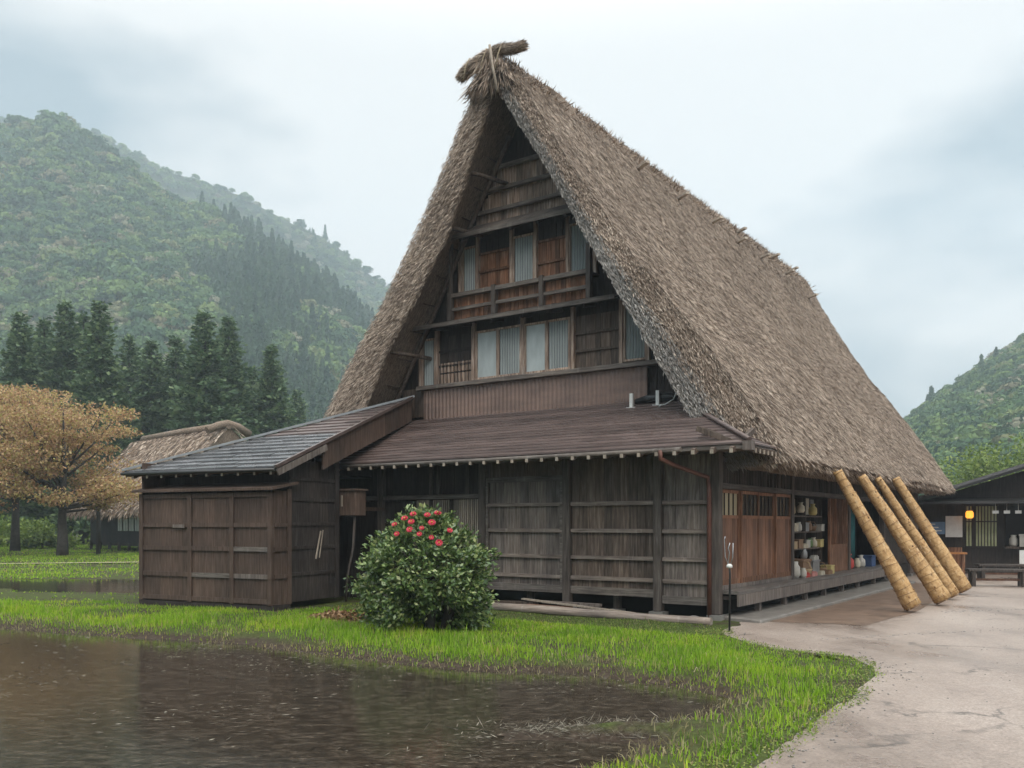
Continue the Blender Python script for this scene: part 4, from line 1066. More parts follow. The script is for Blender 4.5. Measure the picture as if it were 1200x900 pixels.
n = 90000; P = np.c_[rng.uniform(.5, 4.8, n), rng.uniform(5, 14.5, n)]; dr = sdf(P, ROADR); k = (dr > -.16) & (dr < .42) & (sdf(P, PADDY) > .1) & (rng.random(n) < np.clip(.75 - np.abs(dr - .1) * 1.2 + vnoise(np.c_[P, np.zeros(n)], 2.2, 2) * .9, 0, 1)); P = P[k]; n = len(P)
Pp = np.c_[P, np.maximum(ground_h(P), .004) + rng.random(n) * .012]; Dd = unit(np.c_[rng.normal(size=(n, 2)), rng.uniform(.1, .8, n)])
M['weed'] = leaf_mat('weed_leaf', [(0, (.07, .10, .02)), (.5, (.15, .22, .04)), (.8, (.26, .31, .07)), (1, (.28, .21, .11))], .6, .3)
tag(link_mesh('weeds', np_mesh('weeds', *quad_cloud(Pp, Dd, side_of(Dd, np.tile([0, 0, 1.], (n, 1)) + rng.normal(size=(n, 3)) * .3), rng.uniform(.012, .04, n), rng.uniform(.008, .02, n))), M['weed']), 'low mixed weeds thinning out at the edge of the lane', 'weeds', kind='stuff')
# dead stubble in the mud
n = 21000; P = np.c_[rng.uniform(-12, 2.2, n), 4 + rng.random(n) ** .8 * 14]; k = (sdf(P, PADDY) < -.15) & (vnoise(np.c_[P, np.zeros(n)], .7, 3) + rng.normal(0, .28, n) > .12); P = P[k]; n = len(P)
Pp = np.c_[P, np.full(n, WATER_Z + .004)]; a = rng.normal(.2, .7, n); Dd = np.c_[np.cos(a), np.sin(a) * .6, rng.uniform(0, .10, n)]
v_, q_ = quad_cloud(Pp, unit(Dd), side_of(unit(Dd), np.tile([0, 0, 1.], (n, 1)) + rng.normal(size=(n, 3)) * .3), rng.uniform(.02, .10, n), rng.uniform(.004, .011, n))
ns_ = 1500; Ps = np.c_[.95 + rng.normal(0, .5, ns_), 7.7 + rng.normal(0, .14, ns_), np.full(ns_, WATER_Z + .03) + rng.random(ns_) * .03]; Ds = unit(np.c_[rng.normal(size=(ns_, 2)), np.abs(rng.normal(0, .35, ns_))])
v_, q_ = join((v_, q_), quad_cloud(Ps, Ds, side_of(Ds, rand_dirs(ns_)), rng.uniform(.04, .14, ns_), rng.uniform(.004, .010, ns_)))
M['stubble'] = leaf_mat('stubble', [(0, (.09, .075, .055)), (.6, (.16, .14, .11)), (1, (.27, .25, .20))], .7, .1)
tag(link_mesh('stubble', np_mesh('stubble', v_, q_), M['stubble']), 'bleached rice stubble floating on the muddy paddy', 'stubble', kind='stuff')
# fallen leaves by the bush
n = 1500; a = rng.uniform(0, 2 * PI, n); r_ = np.sqrt(rng.random(n)); cx, cy = -3.05, 15.75
Pp = np.c_[cx + r_ * np.cos(a) * .62, cy + r_ * np.sin(a) * .5, .02 + (1 - r_ ** 2) * .16 * rng.random(n)]
Dd = rand_dirs(n); Dd[:, 2] *= .5; Dd = unit(Dd)
v_, q_ = quad_cloud(Pp, Dd, side_of(Dd, rand_dirs(n)), rng.uniform(.05, .1, n), rng.uniform(.03, .055, n))
tag(link_mesh('fallen_leaves', np_mesh('fallen_leaves', v_, q_), M['dry']), 'heap of brown fallen leaves between shed and camellia', 'leaves', kind='stuff')
# pebbles and crumbs at the lane edge
mb = MB()
for k in range(420):
    i = random.randrange(1, 9); f = random.random(); p = ROAD[i] * (1 - f) + ROAD[i + 1] * f + rng.normal(size=2) * .16 + np.array([.1, -.02])
    r_ = random.uniform(.004, .014); mb.lathe((p[0], p[1], .004), [(r_ * .6, 0), (r_, r_ * .4), (r_ * .5, r_ * .9)], 6)
for k in range(700):
    p = np.array([random.uniform(1.5, 10), random.uniform(5.5, 24)])
    if sdf(p[None], ROAD)[0] > -.15: continue
    r_ = random.uniform(.004, .012); mb.lathe((p[0], p[1], .004), [(r_ * .6, 0), (r_, r_ * .4), (r_ * .5, r_ * .9)], 5)
for u0, v0, u1, v1, w in ((8.2, 17.2, 11.6, 18.2, .03), (4.6, 13.2, 8.6, 14.6, .02), (10.5, 17.0, 15.0, 22.5, .03)):
    for q in range(60):
        f = q / 60; x = u0 + (u1 - u0) * f + random.gauss(0, .05); y = v0 + (v1 - v0) * f + random.gauss(0, .05); r_ = random.uniform(.01, w); mb.lathe((x, y, .005), [(r_, 0), (r_ * .9, .004), (r_ * .3, .008)], 6)
tag(mb.build('gravel', M['stone']), 'small stones and mud crumbs along the lane edge', 'gravel', kind='stuff')

# ------------------------------------------------------------------ small things around the house
def place(mb, name, mat, loc, rz, label, cat, group=None, bevel=0):
    o_ = mb.build(name, mat, None, bevel); o_.location = loc; o_.rotation_euler = (0, 0, rz); return tag(o_, label, cat, group)
p = hw(0, 0); 
mb = MB(); mb.tube([(-5.0, -.72, .06), (-3.2, -.76, .07), (-1.0, -.80, .05), (.2, -.74, .05)], [.085, .09, .08, .075], 9)
place(mb, 'kerb_log', M['kerb_wood'], p, HA, 'long grey log lying along the foot of the farmhouse wall', 'log')
for (x0, y0, z0, x1, y1, z1, w, h, mt, lab) in (
        (-3.9, -.35, .22, -1.35, -.52, .09, .09, .03, 'pale_wood', 'thin pale plank sloping down beneath the farmhouse floor'),
        (-3.75, -.42, .10, -2.75, -.38, .10, .13, .06, 'red_wood', 'short reddish board stacked under the wall sill'),
        (-3.5, -.20, .17, -2.2, -.25, .17, .12, .05, 'grey_wood', 'short grey board behind the reddish one under the sill'),
        (-4.9, -.35, .10, -3.6, -.30, .13, .10, .09, 'wall_wood', 'rough brown beam lying beneath the sliding door')):
    place(MB().bar((x0, y0, z0), (x1, y1, z1), w, h), 'plank', M[mt], p, HA, lab, 'plank', 'timber lying beneath the wall')
for k, (x, y, r_) in enumerate(((-.75, -.42, .09), (-.45, -.50, .07), (-.28, -.36, .11))):
    mb = MB(); mb.lathe((0, 0, 0), [(r_ * .7, 0), (r_, r_ * .35), (r_ * .8, r_ * .75), (r_ * .3, r_ * .9)], 9)
    for i in range(len(mb.v)): q = mb.v[i]; mb.v[i] = (q[0] * random.uniform(.85, 1.2), q[1] * random.uniform(.85, 1.2), q[2])
    place(mb, 'stone', M['stone'], hw(x, y, .0), random.random() * 3, ('small rounded stone farthest from the corner downpipe', 'smallest stone lying between two others by the downpipe', 'largest stone beside the foot of the downpipe')[k], 'stone', 'stones under the corner')
# slim pole with white hooks
pr = hw(.79, -1.44)
gp = empty('marker_pole', pr, HA, 'slim dark pole with a white forked top at the farmhouse corner', 'pole')
MB().tube([(0, 0, -.05), (.01, 0, .9), (0, 0, 1.02)], .017, 7).build('shaft', M['black'], gp)
MB().lathe((0, 0, 1.0), [(.02, 0), (.05, .015), (.045, .05), (.02, .07)], 10).build('cup', M['white'], gp)
MB().tube([(-.02, 0, 1.06), (-.07, 0, 1.18), (-.085, 0, 1.45), (-.07, 0, 1.5)], .008, 6).build('prong', M['steel'], gp)
MB().tube([(.02, 0, 1.06), (.055, 0, 1.18), (.06, 0, 1.40)], .008, 6).build('prong', M['steel'], gp)
MB().tube([(-.03, .01, 1.07), (.0, 0, 1.25), (-.02, 0, 1.32), (.01, 0, 1.4)], .009, 6).build('prong', M['steel'], gp)
# white vent stubs and a dark bundle on the lower roof
for k, (x, y, lab) in enumerate(((-2.28, 1.18, 'short white post on the lower roof beside the brown cladding'), (-1.72, 1.22, 'short white post on the lower roof near the thatch edge'))):
    zz = EZ + SL * (y + .92) - .02
    mb = MB(); mb.box(-.035, .035, -.03, .03, 0, .30); mb.box(-.10, .10, -.05, .05, 0, .02)
    place(mb, 'snow_stop_post', M['white'], hw(x, y, zz), HA, lab, 'post', 'white posts on the lower roof')
mb = MB(); mb.tube([(-.42, 0, .06), (-.1, -.03, .09), (.3, .02, .08), (.62, -.02, .07)], [.05, .09, .10, .05], 9)
place(mb, 'rolled_net', M['black'], hw(-1.85, 1.34, EZ + SL * 2.26 + .0), HA, 'dark rolled bundle lying at the top of the lower roof', 'bundle')
mb = MB(); mb.tube([(0, 0, .03), (.12, .05, .06), (.24, .16, .16), (.30, .2, .34)], .012, 6)
place(mb, 'cable', M['white'], hw(-1.62, 1.05, EZ + SL * 1.97), HA, 'thin white cable curling up from the lower roof', 'cable')

# goods in the shop opening
def item(kind, x, y, z, lab, cat, mat, s=1.0, grp='goods on display in the shop opening'):
    mb = MB()
    if kind == 'box': mb.box(-.12 * s, .12 * s, -.15 * s, .15 * s, 0, .18 * s); mb.box(-.13 * s, .13 * s, -.16 * s, .16 * s, .18 * s, .205 * s)
    elif kind == 'jar': mb.lathe((0, 0, 0), [(.06 * s, 0), (.085 * s, .05 * s), (.08 * s, .16 * s), (.05 * s, .20 * s), (.055 * s, .24 * s)], 12)
    elif kind == 'basket':
        mb.lathe((0, 0, 0), [(.11 * s, 0), (.15 * s, .13 * s), (.155 * s, .15 * s), (.14 * s, .15 * s), (.10 * s, .03 * s)], 12); mb.tube([(-.14 * s, 0, .14 * s), (-.08 * s, 0, .27 * s), (.08 * s, 0, .27 * s), (.14 * s, 0, .14 * s)], .012 * s, 6)
    elif kind == 'picture': mb.box(-.012, .012, -.14 * s, .14 * s, 0, .36 * s); mb.box(.012, .022, -.11 * s, .11 * s, .03 * s, .33 * s)
    elif kind == 'pack':
        for q in range(5): mb.box(-.05 * s, .05 * s, -.2 * s + q * .08 * s, -.14 * s + q * .08 * s, 0, (.09 + .03 * (q % 2)) * s)
    elif kind == 'sack': mb.lathe((0, 0, 0), [(.09 * s, 0), (.13 * s, .06 * s), (.12 * s, .2 * s), (.05 * s, .27 * s), (.08 * s, .33 * s)], 10)
    o_ = place(mb, {'box': 'carton', 'jar': 'jar', 'basket': 'basket', 'picture': 'framed_print', 'pack': 'packets', 'sack': 'cloth_bag'}[kind], mat, hw(x, y, z), HA, lab, cat, grp)
    return o_
rk = empty('display_shelf', hw(-.30, 5.55, .5), HA, 'dark wooden display shelf of goods in the shop opening', 'shelf')
for z in (.62, 1.0, 1.36): MB().box(-.18, .18, -1.3, 1.35, z, z + .03).build('shelf_board', M['wall_wood'], rk)
for y in (-1.3, .02, 1.32): MB().box(-.18, .18, y, y + .04, .0, 1.8).build('upright', M['post'], rk)
MB().box(-.2, -.182, -1.3, 1.35, 0, 1.8).build('back_panel', M['dark_wood'], rk)
cm = {'cream': plain('cream_card', (.45, .40, .31), .7), 'white': plain('ivory_ware', (.40, .38, .34), .5), 'brown': plain('brown_card', (.2, .12, .07), .7), 'tan': plain('tan_wicker', (.33, .24, .14), .8), 'blue': plain('blue_cloth', (.03, .06, .14), .8), 'teal': plain('teal_cloth', (.02, .11, .12), .85), 'pink': plain('pink_packet', (.45, .20, .18), .6), 'red': plain('red_packet', (.38, .05, .04), .6), 'grey': plain('grey_tin', (.25, .25, .25), .4, .3), 'green': plain('green_packet', (.10, .16, .06), .6), 'yellow': plain('yellow_paper', (.42, .34, .14), .7)}
GD = [('picture', -.28, 4.75, 1.92, 'cream framed print high at the near end of the shelf', 'print', 'cream', .9), ('picture', -.28, 5.15, 1.92, 'brown framed print beside the cream one', 'print', 'tan', .95), ('picture', -.28, 5.75, 1.92, 'pale yellow framed print in the middle of the top shelf', 'print', 'yellow', .95), ('picture', -.28, 6.2, 1.92, 'tall cream print left of the grey tin', 'print', 'cream', 1.05), ('picture', -.28, 6.6, 1.92, 'grey print at the far end of the top shelf', 'print', 'grey', 1.0),
      ('basket', -.25, 4.6, 1.53, 'tan wicker basket at the near end of the middle shelf', 'basket', 'tan', .8), ('box', -.25, 5.0, 1.53, 'cream carton next to the wicker basket', 'carton', 'cream', .9), ('jar', -.22, 5.4, 1.53, 'white jar on the middle shelf', 'jar', 'white', .9), ('box', -.25, 5.75, 1.53, 'grey lidded carton on the middle shelf', 'carton', 'grey', 1.0), ('jar', -.22, 6.15, 1.53, 'brown jar on the middle shelf', 'jar', 'brown', 1.0), ('basket', -.25, 6.5, 1.53, 'brown basket at the far end of the middle shelf', 'basket', 'brown', .8),
      ('jar', -.22, 4.55, 1.15, 'grey jar at the near end of the bottom shelf', 'jar', 'grey', 1.0), ('sack', -.22, 4.9, 1.15, 'white cloth bag standing on the bottom shelf', 'bag', 'white', .7), ('box', -.25, 5.3, 1.15, 'brown carton on the bottom shelf', 'carton', 'brown', 1.0), ('box', -.25, 5.9, 1.15, 'white carton on the bottom shelf', 'carton', 'white', .9), ('jar', -.22, 6.25, 1.15, 'green jar on the bottom shelf', 'jar', 'green', .9), ('sack', -.22, 6.55, 1.15, 'cream cloth bag on the bottom shelf', 'bag', 'cream', .7),
      ('jar', -.05, 4.55, .52, 'tall pale jar standing on the veranda by the doors', 'jar', 'white', 1.5), ('pack', .08, 4.95, .52, 'row of red packets on the veranda edge', 'packets', 'red', .9), ('pack', .08, 5.5, .52, 'row of pink packets on the veranda edge', 'packets', 'pink', .9), ('box', -.2, 5.2, .52, 'dark brown chest behind the red packets', 'chest', 'brown', 1.9), ('box', -.2, 6.0, .52, 'grey chest behind the pink packets', 'chest', 'grey', 1.7), ('box', .05, 6.75, .52, 'yellow carton before the lattice door', 'carton', 'yellow', 1.0), ('pack', .08, 6.15, .52, 'row of pale packets beside the yellow carton', 'packets', 'cream', .8),
      ('sack', -.1, 9.2, .52, 'red cloth bag past the shop post', 'bag', 'red', 1.2), ('sack', -.1, 10.5, .52, 'white cloth bag beneath the teal curtain', 'bag', 'white', 1.0), ('box', -.1, 11.2, .52, 'dark blue carton beyond the teal curtain', 'carton', 'blue', 1.5)]
XT = [('sack', -.05, 4.3, 1.9, 'tan cloth bag hanging at the near top corner of the shop opening', 'bag', 'tan', .8), ('sack', -.05, 5.0, 1.95, 'small cream bag hanging in front of the brown print', 'bag', 'cream', .7), ('sack', -.05, 5.9, 1.9, 'yellow cloth bag hanging before the yellow print', 'bag', 'yellow', .8),
      ('basket', -.02, 5.15, .52, 'large wicker basket on the veranda between red and pink packets', 'basket', 'tan', 1.2), ('jar', -.18, 4.95, 1.53, 'pale narrow jar beside the cream carton', 'jar', 'cream', .8), ('box', -.18, 6.85, 1.53, 'white carton at the end of the middle shelf', 'carton', 'white', .8),
      ('box', -.18, 4.75, 1.15, 'tan carton between grey jar and cloth bag', 'carton', 'tan', .8), ('pack', -.15, 5.6, 1.15, 'row of pale packets on the bottom shelf', 'packets', 'cream', .9), ('box', -.2, 6.8, 1.15, 'pale yellow carton at the end of the bottom shelf', 'carton', 'yellow', .9),
      ('jar', -.15, 5.55, .9, 'grey jar standing on the dark brown chest', 'jar', 'grey', 1.0), ('pack', -.1, 6.2, .85, 'row of white packets on top of the grey chest', 'packets', 'white', 1.0), ('basket', -.05, 6.5, .52, 'brown basket beside the yellow carton', 'basket', 'brown', 1.0), ('jar', .08, 4.75, .52, 'short white jar next to the tall pale one', 'jar', 'white', .9), ('pack', .15, 6.5, .52, 'row of brown packets at the veranda edge', 'packets', 'brown', .9), ('jar', -.05, 9.9, .52, 'pale jar below the teal curtain', 'jar', 'cream', 1.1)]
for g in GD + XT: item(*g[:6], cm[g[6]], g[7])
n = 40; v = []; f_ = []
for k in range(n + 1):
    yy_ = 9.5 + 1.4 * k / n; dx = .04 * math.sin(k * 1.1); v += [(-.35 + dx, yy_, .75), (-.35 + dx, yy_, 2.2)]
for k in range(n): f_.append((2 * k, 2 * k + 2, 2 * k + 3, 2 * k + 1))
cu = MB().add(v, f_, True).build('curtain', cm['teal']); cu.location = hw(0, 0); cu.rotation_euler = (0, 0, HA); tag(cu, 'teal cloth curtain hanging in the dark opening behind the leaning logs', 'curtain')
sm2 = cu.modifiers.new('t', 'SOLIDIFY'); sm2.thickness = .012

# ------------------------------------------------------------------ shop building at the right
SB = Vector((14.53, 30.88, 0)); SR = R(-20)
shop = empty('shop_building', SB, SR, 'low dark timber shop with black gable roof beyond the leaning logs', 'building')
mb = MB(); mb.planks('x', -.6, 11, .0, 2.42, .0, .04, .25); mb.build('front_wall', M['dark_wood'], shop)
mb = MB(); mb.box(-.6, -.55, .05, 7, 0, 2.4); mb.box(10.95, 11, .05, 7, 0, 2.4); mb.box(-.55, 10.95, 6.95, 7, 0, 2.4); mb.build('side_walls', M['dark_wood'], shop)
mb = MB(); xa, xb, zr, ze = -1.2, 11.6, 4.35, 2.22; xm = 5.2
for (p, zp, q, zq) in ((xa, ze, xm, zr), (xm, zr, xb, ze)):
    mb.add([(p, -1.0, zp), (q, -1.0, zq), (q, 7.6, zq), (p, 7.6, zp), (p, -1.0, zp + .12), (q, -1.0, zq + .12), (q, 7.6, zq + .12), (p, 7.6, zp + .12)], [(0, 3, 2, 1), (4, 5, 6, 7), (0, 1, 5, 4), (1, 2, 6, 5), (2, 3, 7, 6), (3, 0, 4, 7)])
rf = mb.build('roof', M['roof_black'], shop)
MB().bar((xa, -1.02, ze + .14), (xm, -1.02, zr + .14), .05, .10).build('roof_edge', M['steel'] if False else M['roof_grey'], rf)
MB().add([(-.6, -.01, 2.42), (11, -.01, 2.42), (xm, -.01, 4.25)], [(0, 1, 2)]).build('gable_boards', M['dark_wood'], shop)
mb = MB(); mb.add([(-1.0, -1.3, 2.36), (11.5, -1.3, 2.36), (11.5, -.02, 2.48), (-1.0, -.02, 2.48), (-1.0, -1.3, 2.44), (11.5, -1.3, 2.44), (11.5, -.02, 2.56), (-1.0, -.02, 2.56)], [(0, 3, 2, 1), (4, 5, 6, 7), (0, 1, 5, 4), (1, 2, 6, 5), (2, 3, 7, 6), (3, 0, 4, 7)])
mb.build('awning', M['roof_black'], shop)
m, t, b = new_mat('window_paper'); nn = noise(t, 3, 3); r = ramp(t, nn.outputs[0], [(.3, (.30, .33, .16)), (.7, (.5, .52, .30))]); t.links.new(r.outputs[0], b.inputs['Base Color']); M['shoji'] = m  # mottled yellow-green paper colour
wn_ = MB().box(.98, 1.95, -.03, -.008, .95, 2.3).build('window', M['shoji'], shop)
mb = MB()
xx = .98
while xx < 1.93: mb.box(xx, xx + .03, -.06, -.032, .95, 2.3); xx += .095
mb.box(.92, 2.0, -.066, -.034, .88, .949); mb.box(.92, 2.0, -.066, -.034, 2.301, 2.37); mb.box(.92, 2.0, -.058, -.033, 1.76, 1.80); mb.box(1.18, 1.30, -.07, -.0335, .95, 2.3)
mb.build('window_lattice', M['dark_wood'], wn_)
op = MB().box(2.2, 6.5, -.03, -.008, .95, 2.3).build('counter_opening_shade', M['dark'], shop); MB().box(2.15, 6.6, -.35, -.031, .88, .949).build('counter_top', M['wall_wood'], op)  # near-black sheet on the front wall stands in for the opening's interior shade
for x in (-.9, 6.8): MB().box(x - .06, x + .06, -1.25, -1.13, 0, 2.36).build('awning_post', M['pale_wood'] if x == -1.3 else M['post'], shop)
mb = MB(); mb.planks('x', -.55, .88, .0, .9, -.05, .04, .2); mb.build('low_boards', M['red_wood'], shop)
def shopw(x, y, z): 
    a = SR; return Vector((SB.x + x * math.cos(a) - y * math.sin(a), SB.y + x * math.sin(a) + y * math.cos(a), z))
def at_shop(mb, name, mat, x, y, z, lab, cat, group=None):
    return place(mb, name, mat, shopw(x, y, z), SR, lab, cat, group)
# lit lantern
m, t, b = new_mat('lantern_glow'); b.inputs['Base Color'].default_value = (.7, .3, .05, 1); b.inputs['Emission Color'].default_value = (1, .36, .04, 1); b.inputs['Emission Strength'].default_value = .8; M['glow'] = m
ln = at_shop(MB().lathe((0, 0, -.18), [(.08, .05), (.12, .09), (.12, .24), (.08, .30)], 12), 'paper_lantern', M['glow'], 1.05, -.5, 2.02, 'glowing orange lantern hanging under the shop awning', 'lantern')
MB().tube([(0, 0, .12), (0, 0, .5)], .012, 5).build('cord', M['black'], ln); MB().lathe((0, 0, .12), [(.11, 0), (.11, .03)], 12).build('cap', M['black'], ln)
mb = MB(); mb.box(-.36, .36, -.015, .015, 0, .42); sg_ = at_shop(mb, 'notice_board', plain('blue_print', (.12, .2, .32), .5), -.02, -.12, 1.35, 'blue notice board with pale lines on the shop wall', 'sign')
for k in range(3): MB().box(-.26, .26 - k * .1, -.022, -.016, .10 + k * .11, .14 + k * .11).build('printed_line', M['white'], sg_)
mb = MB(); mb.box(-.26, .26, -.012, .012, 0, .72); at_shop(mb, 'white_poster', M['white'], .62, -.12, 1.25, 'plain white poster between notice board and lattice window', 'poster')
# orange table
tb = empty('wooden_table', shopw(.2, -.9, 0), SR, 'long orange brown wooden table before the shop wall', 'table')
MB().box(-.75, .70, -.3, .3, .70, .76).build('table_top', plain('orange_wood', (.36, .15, .05), .5), tb)
for x in (-.65, .6):
    for y in (-.22, .22): MB().box(x - .04, x + .04, y - .04, y + .04, 0, .699).build('leg', M['red_wood'], tb)
MB().box(-.61, .56, -.02, .02, .2, .26).build('stretcher', M['red_wood'], tb)
# dark benches
def bench(x, y, rz, lab):
    bn = empty('wooden_bench', Vector((x, y, 0)), rz, lab, 'bench', 'dark benches in front of the shop')
    MB().box(-.75, .75, -.22, -.008, .42, .48).build('seat', M['post'], bn); MB().box(-.75, .75, .008, .22, .42, .48).build('seat', M['post'], bn)
    for sx in (-.62, .62): 
        for sy in (-.16, .16): MB().box(sx - .045, sx + .045, sy - .045, sy + .045, 0, .419).build('leg', M['post'], bn)
    MB().box(-.57, .57, -.03, .03, .16, .22).build('stretcher', M['door_wood'], bn)
bench(14.9, 27.2, R(-8), 'dark wooden bench directly before the shop counter, farther back than the other')
bench(13.15, 24.3, R(-12), 'shorter looking dark bench, the one closest to the foot of the last log')
ps = empty('chair', Vector((12.15, 24.9, 0)), R(12), 'small dark stool standing at the end of the bench', 'stool')
MB().box(-.2, .2, -.18, .18, .40, .45).build('seat', M['post'], ps)
for sx in (-.15, .15):
    for sy in (-.13, .13): MB().box(sx - .03, sx + .03, sy - .03, sy + .03, 0, .399).build('leg', M['post'], ps)
mb = MB(); mb.box(-.24, .24, -.015, .015, .34, .86); mb.box(-.20, -.17, -.02, .2, 0, .339); mb.box(.17, .20, -.02, .2, 0, .339)
at_shop(mb, 'white_card_stand', M['white'], 2.6, -1.5, 0, 'white card stand leaning before the shop counter', 'sign')
for k, (x, s, kd) in enumerate(((2.4, 1.6, 'jar'), (2.85, 2.0, 'box'), (3.3, 1.5, 'jar'), (3.8, 1.8, 'box'), (4.4, 1.6, 'basket'))):
    g = item(kd, 0, 0, 0, ('tall white jar at the near end of the shop counter', 'broad white carton beside the tall jar on the counter', 'brown jar on the shop counter', 'cream carton on the shop counter', 'wicker basket at the far end of the counter')[k], ('jar', 'carton', 'jar', 'carton', 'basket')[k], cm[('white', 'white', 'brown', 'cream', 'tan')[k]], s, 'goods on the shop counter')
    g.location = shopw(x, -.2, .95)
for k in range(5):
    mb = MB(); mb.box(-.09, .09, -.015, .015, -.10, 0); mb.tube([(0, 0, 0), (0, 0, .22)], .008, 5)
    at_shop(mb, 'hanging_tag', M['white'], 1.75 + k * .33, -1.0, 2.14, ('first white tag hanging under the awning, right of the lantern', 'second white tag under the awning, counted from the lantern', 'middle one of five white tags under the awning', 'fourth white tag under the awning, counted from the lantern', 'white tag under the awning, farthest from the lantern')[k], 'tag', 'white tags under the awning')

# ------------------------------------------------------------------ thatched cottage on the left
CT = Vector((-25.8, 58.4, 0)); CA = R(-45)
cot = empty('thatched_cottage', CT, CA, 'smaller thatched cottage partly hidden behind the shed roof', 'house')
mb = MB(); mb.planks('x', -4.5, 8, .3, 2.6, 0, .05, .4); mb.build('front_wall', M['dark_wood'], cot)
mb = MB(); mb.box(-4.5, -4.4, .05, 7, .3, 2.6); mb.box(7.9, 8, .05, 7, .3, 2.6); mb.box(-4.4, 7.9, 6.9, 7, .3, 2.6); mb.build('side_walls', M['dark_wood'], cot)
xs = np.linspace(-5.6, 9.0, 60); pf = np.array([(-1.3, 2.25), (-1.2, 2.6), (.3, 4.4), (1.8, 6.0), (3.1, 7.35), (3.5, 7.7), (3.9, 7.35), (5.2, 6.0), (6.7, 4.4), (8.2, 2.6), (8.3, 2.25)]); pf = resample(pf, 60)
V = np.array([(x * (1 - .0 * z) + (-.10 * (z - 2.2) if x > 8 else (.28 * (z - 2.2) if x < -4.5 else 0)), y, z) for x in xs for y, z in pf])
V += np.c_[np.zeros(len(V)), vnoise(V, 1.5, 3) * .10, vnoise(V + 9, 1.5, 3) * .10]
crf = link_mesh('thatched_roof', np_mesh('cottage_thatch', V, gridq(60, 60), smooth=True), M['thatch'], cot)
V = []; 
for x in (xs[0], xs[-1]):
    pass
eg = np_mesh('thatch_end', np.r_[np.c_[np.full(60, 8.95) - .10 * (pf[:, 1] - 2.2), pf], [[8.2, 3.5, 2.3]]], tris=[(k, k + 1, 60) for k in range(59)]); link_mesh('thatch_end', eg, M['thatch'], crf)
eg = np_mesh('thatch_end', np.r_[np.c_[np.full(60, -5.6) + .28 * (pf[:, 1] - 2.2), pf], [[-4.9, 3.5, 2.3]]], tris=[(k, k + 1, 60) for k in range(59)]); link_mesh('thatch_end', eg, M['thatch'], crf)
mb = MB(); mb.tube([(-4.1, 3.5, 7.72), (2, 3.5, 7.78), (8.5, 3.5, 7.74)], .24, 10); mb.build('ridge_roll', M['thatch'], crf)
MB().tube([(8.25, 2.2, 7.35), (8.3, 2.9, 7.7), (8.3, 3.5, 7.85), (8.3, 4.2, 7.7), (8.25, 5.0, 7.3)], .24, 10).build('ridge_saddle', M['thatch'], crf)
n = 14000; k = rng.integers(0, 60 * 60, n); xx = rng.uniform(-5.5, 8.9, n); tt = rng.random(n) * 58; i0 = tt.astype(int); f = (tt - i0)[:, None]; pp = pf[i0] * (1 - f) + pf[i0 + 1] * f
dn = unit(pf[i0 + 1] - pf[i0]) * np.sign(tt - 29)[:, None]
Pp = np.c_[xx, pp + np.c_[-np.sign(29 - tt) * .03, np.full(n, .04)]]; Dd = unit(np.c_[rng.normal(0, .2, n), dn] + rng.normal(size=(n, 3)) * .1)
v_, q_ = quad_cloud(Pp, Dd, side_of(Dd, rand_dirs(n)), rng.uniform(.2, .6, n), rng.uniform(.03, .08, n))
link_mesh('loose_straw', np_mesh('cottage_straw', v_, q_), M['straw'], crf)
for k in range(6):
    w = MB().box(.5 + k * .9, 1.15 + k * .9, -.09, -.045, 1.25, 2.15).build('window', M['white'], cot); MB().box(.80 + k * .9, .84 + k * .9, -.095, -.091, 1.25, 2.15).build('window_bar', M['post'], w)
for k in range(8): MB().box(-4.2 + k * 1.6, -4.05 + k * 1.6, -.15, 0, 0, .5).build('post', M['post'], cot)
# timber post near the cottage
mb = MB(); mb.tube([(0, 0, -.05), (0, .01, 2), (.02, 0, 4.0)], [.13, .12, .11], 8); mb.box(-.2, .2, -.04, .04, 3.6, 3.75)
place(mb, 'timber_post', M['post'], (-22.9, 49.6, 0), 0, 'dark upright timber post between bronze trees and thatched cottage', 'post')

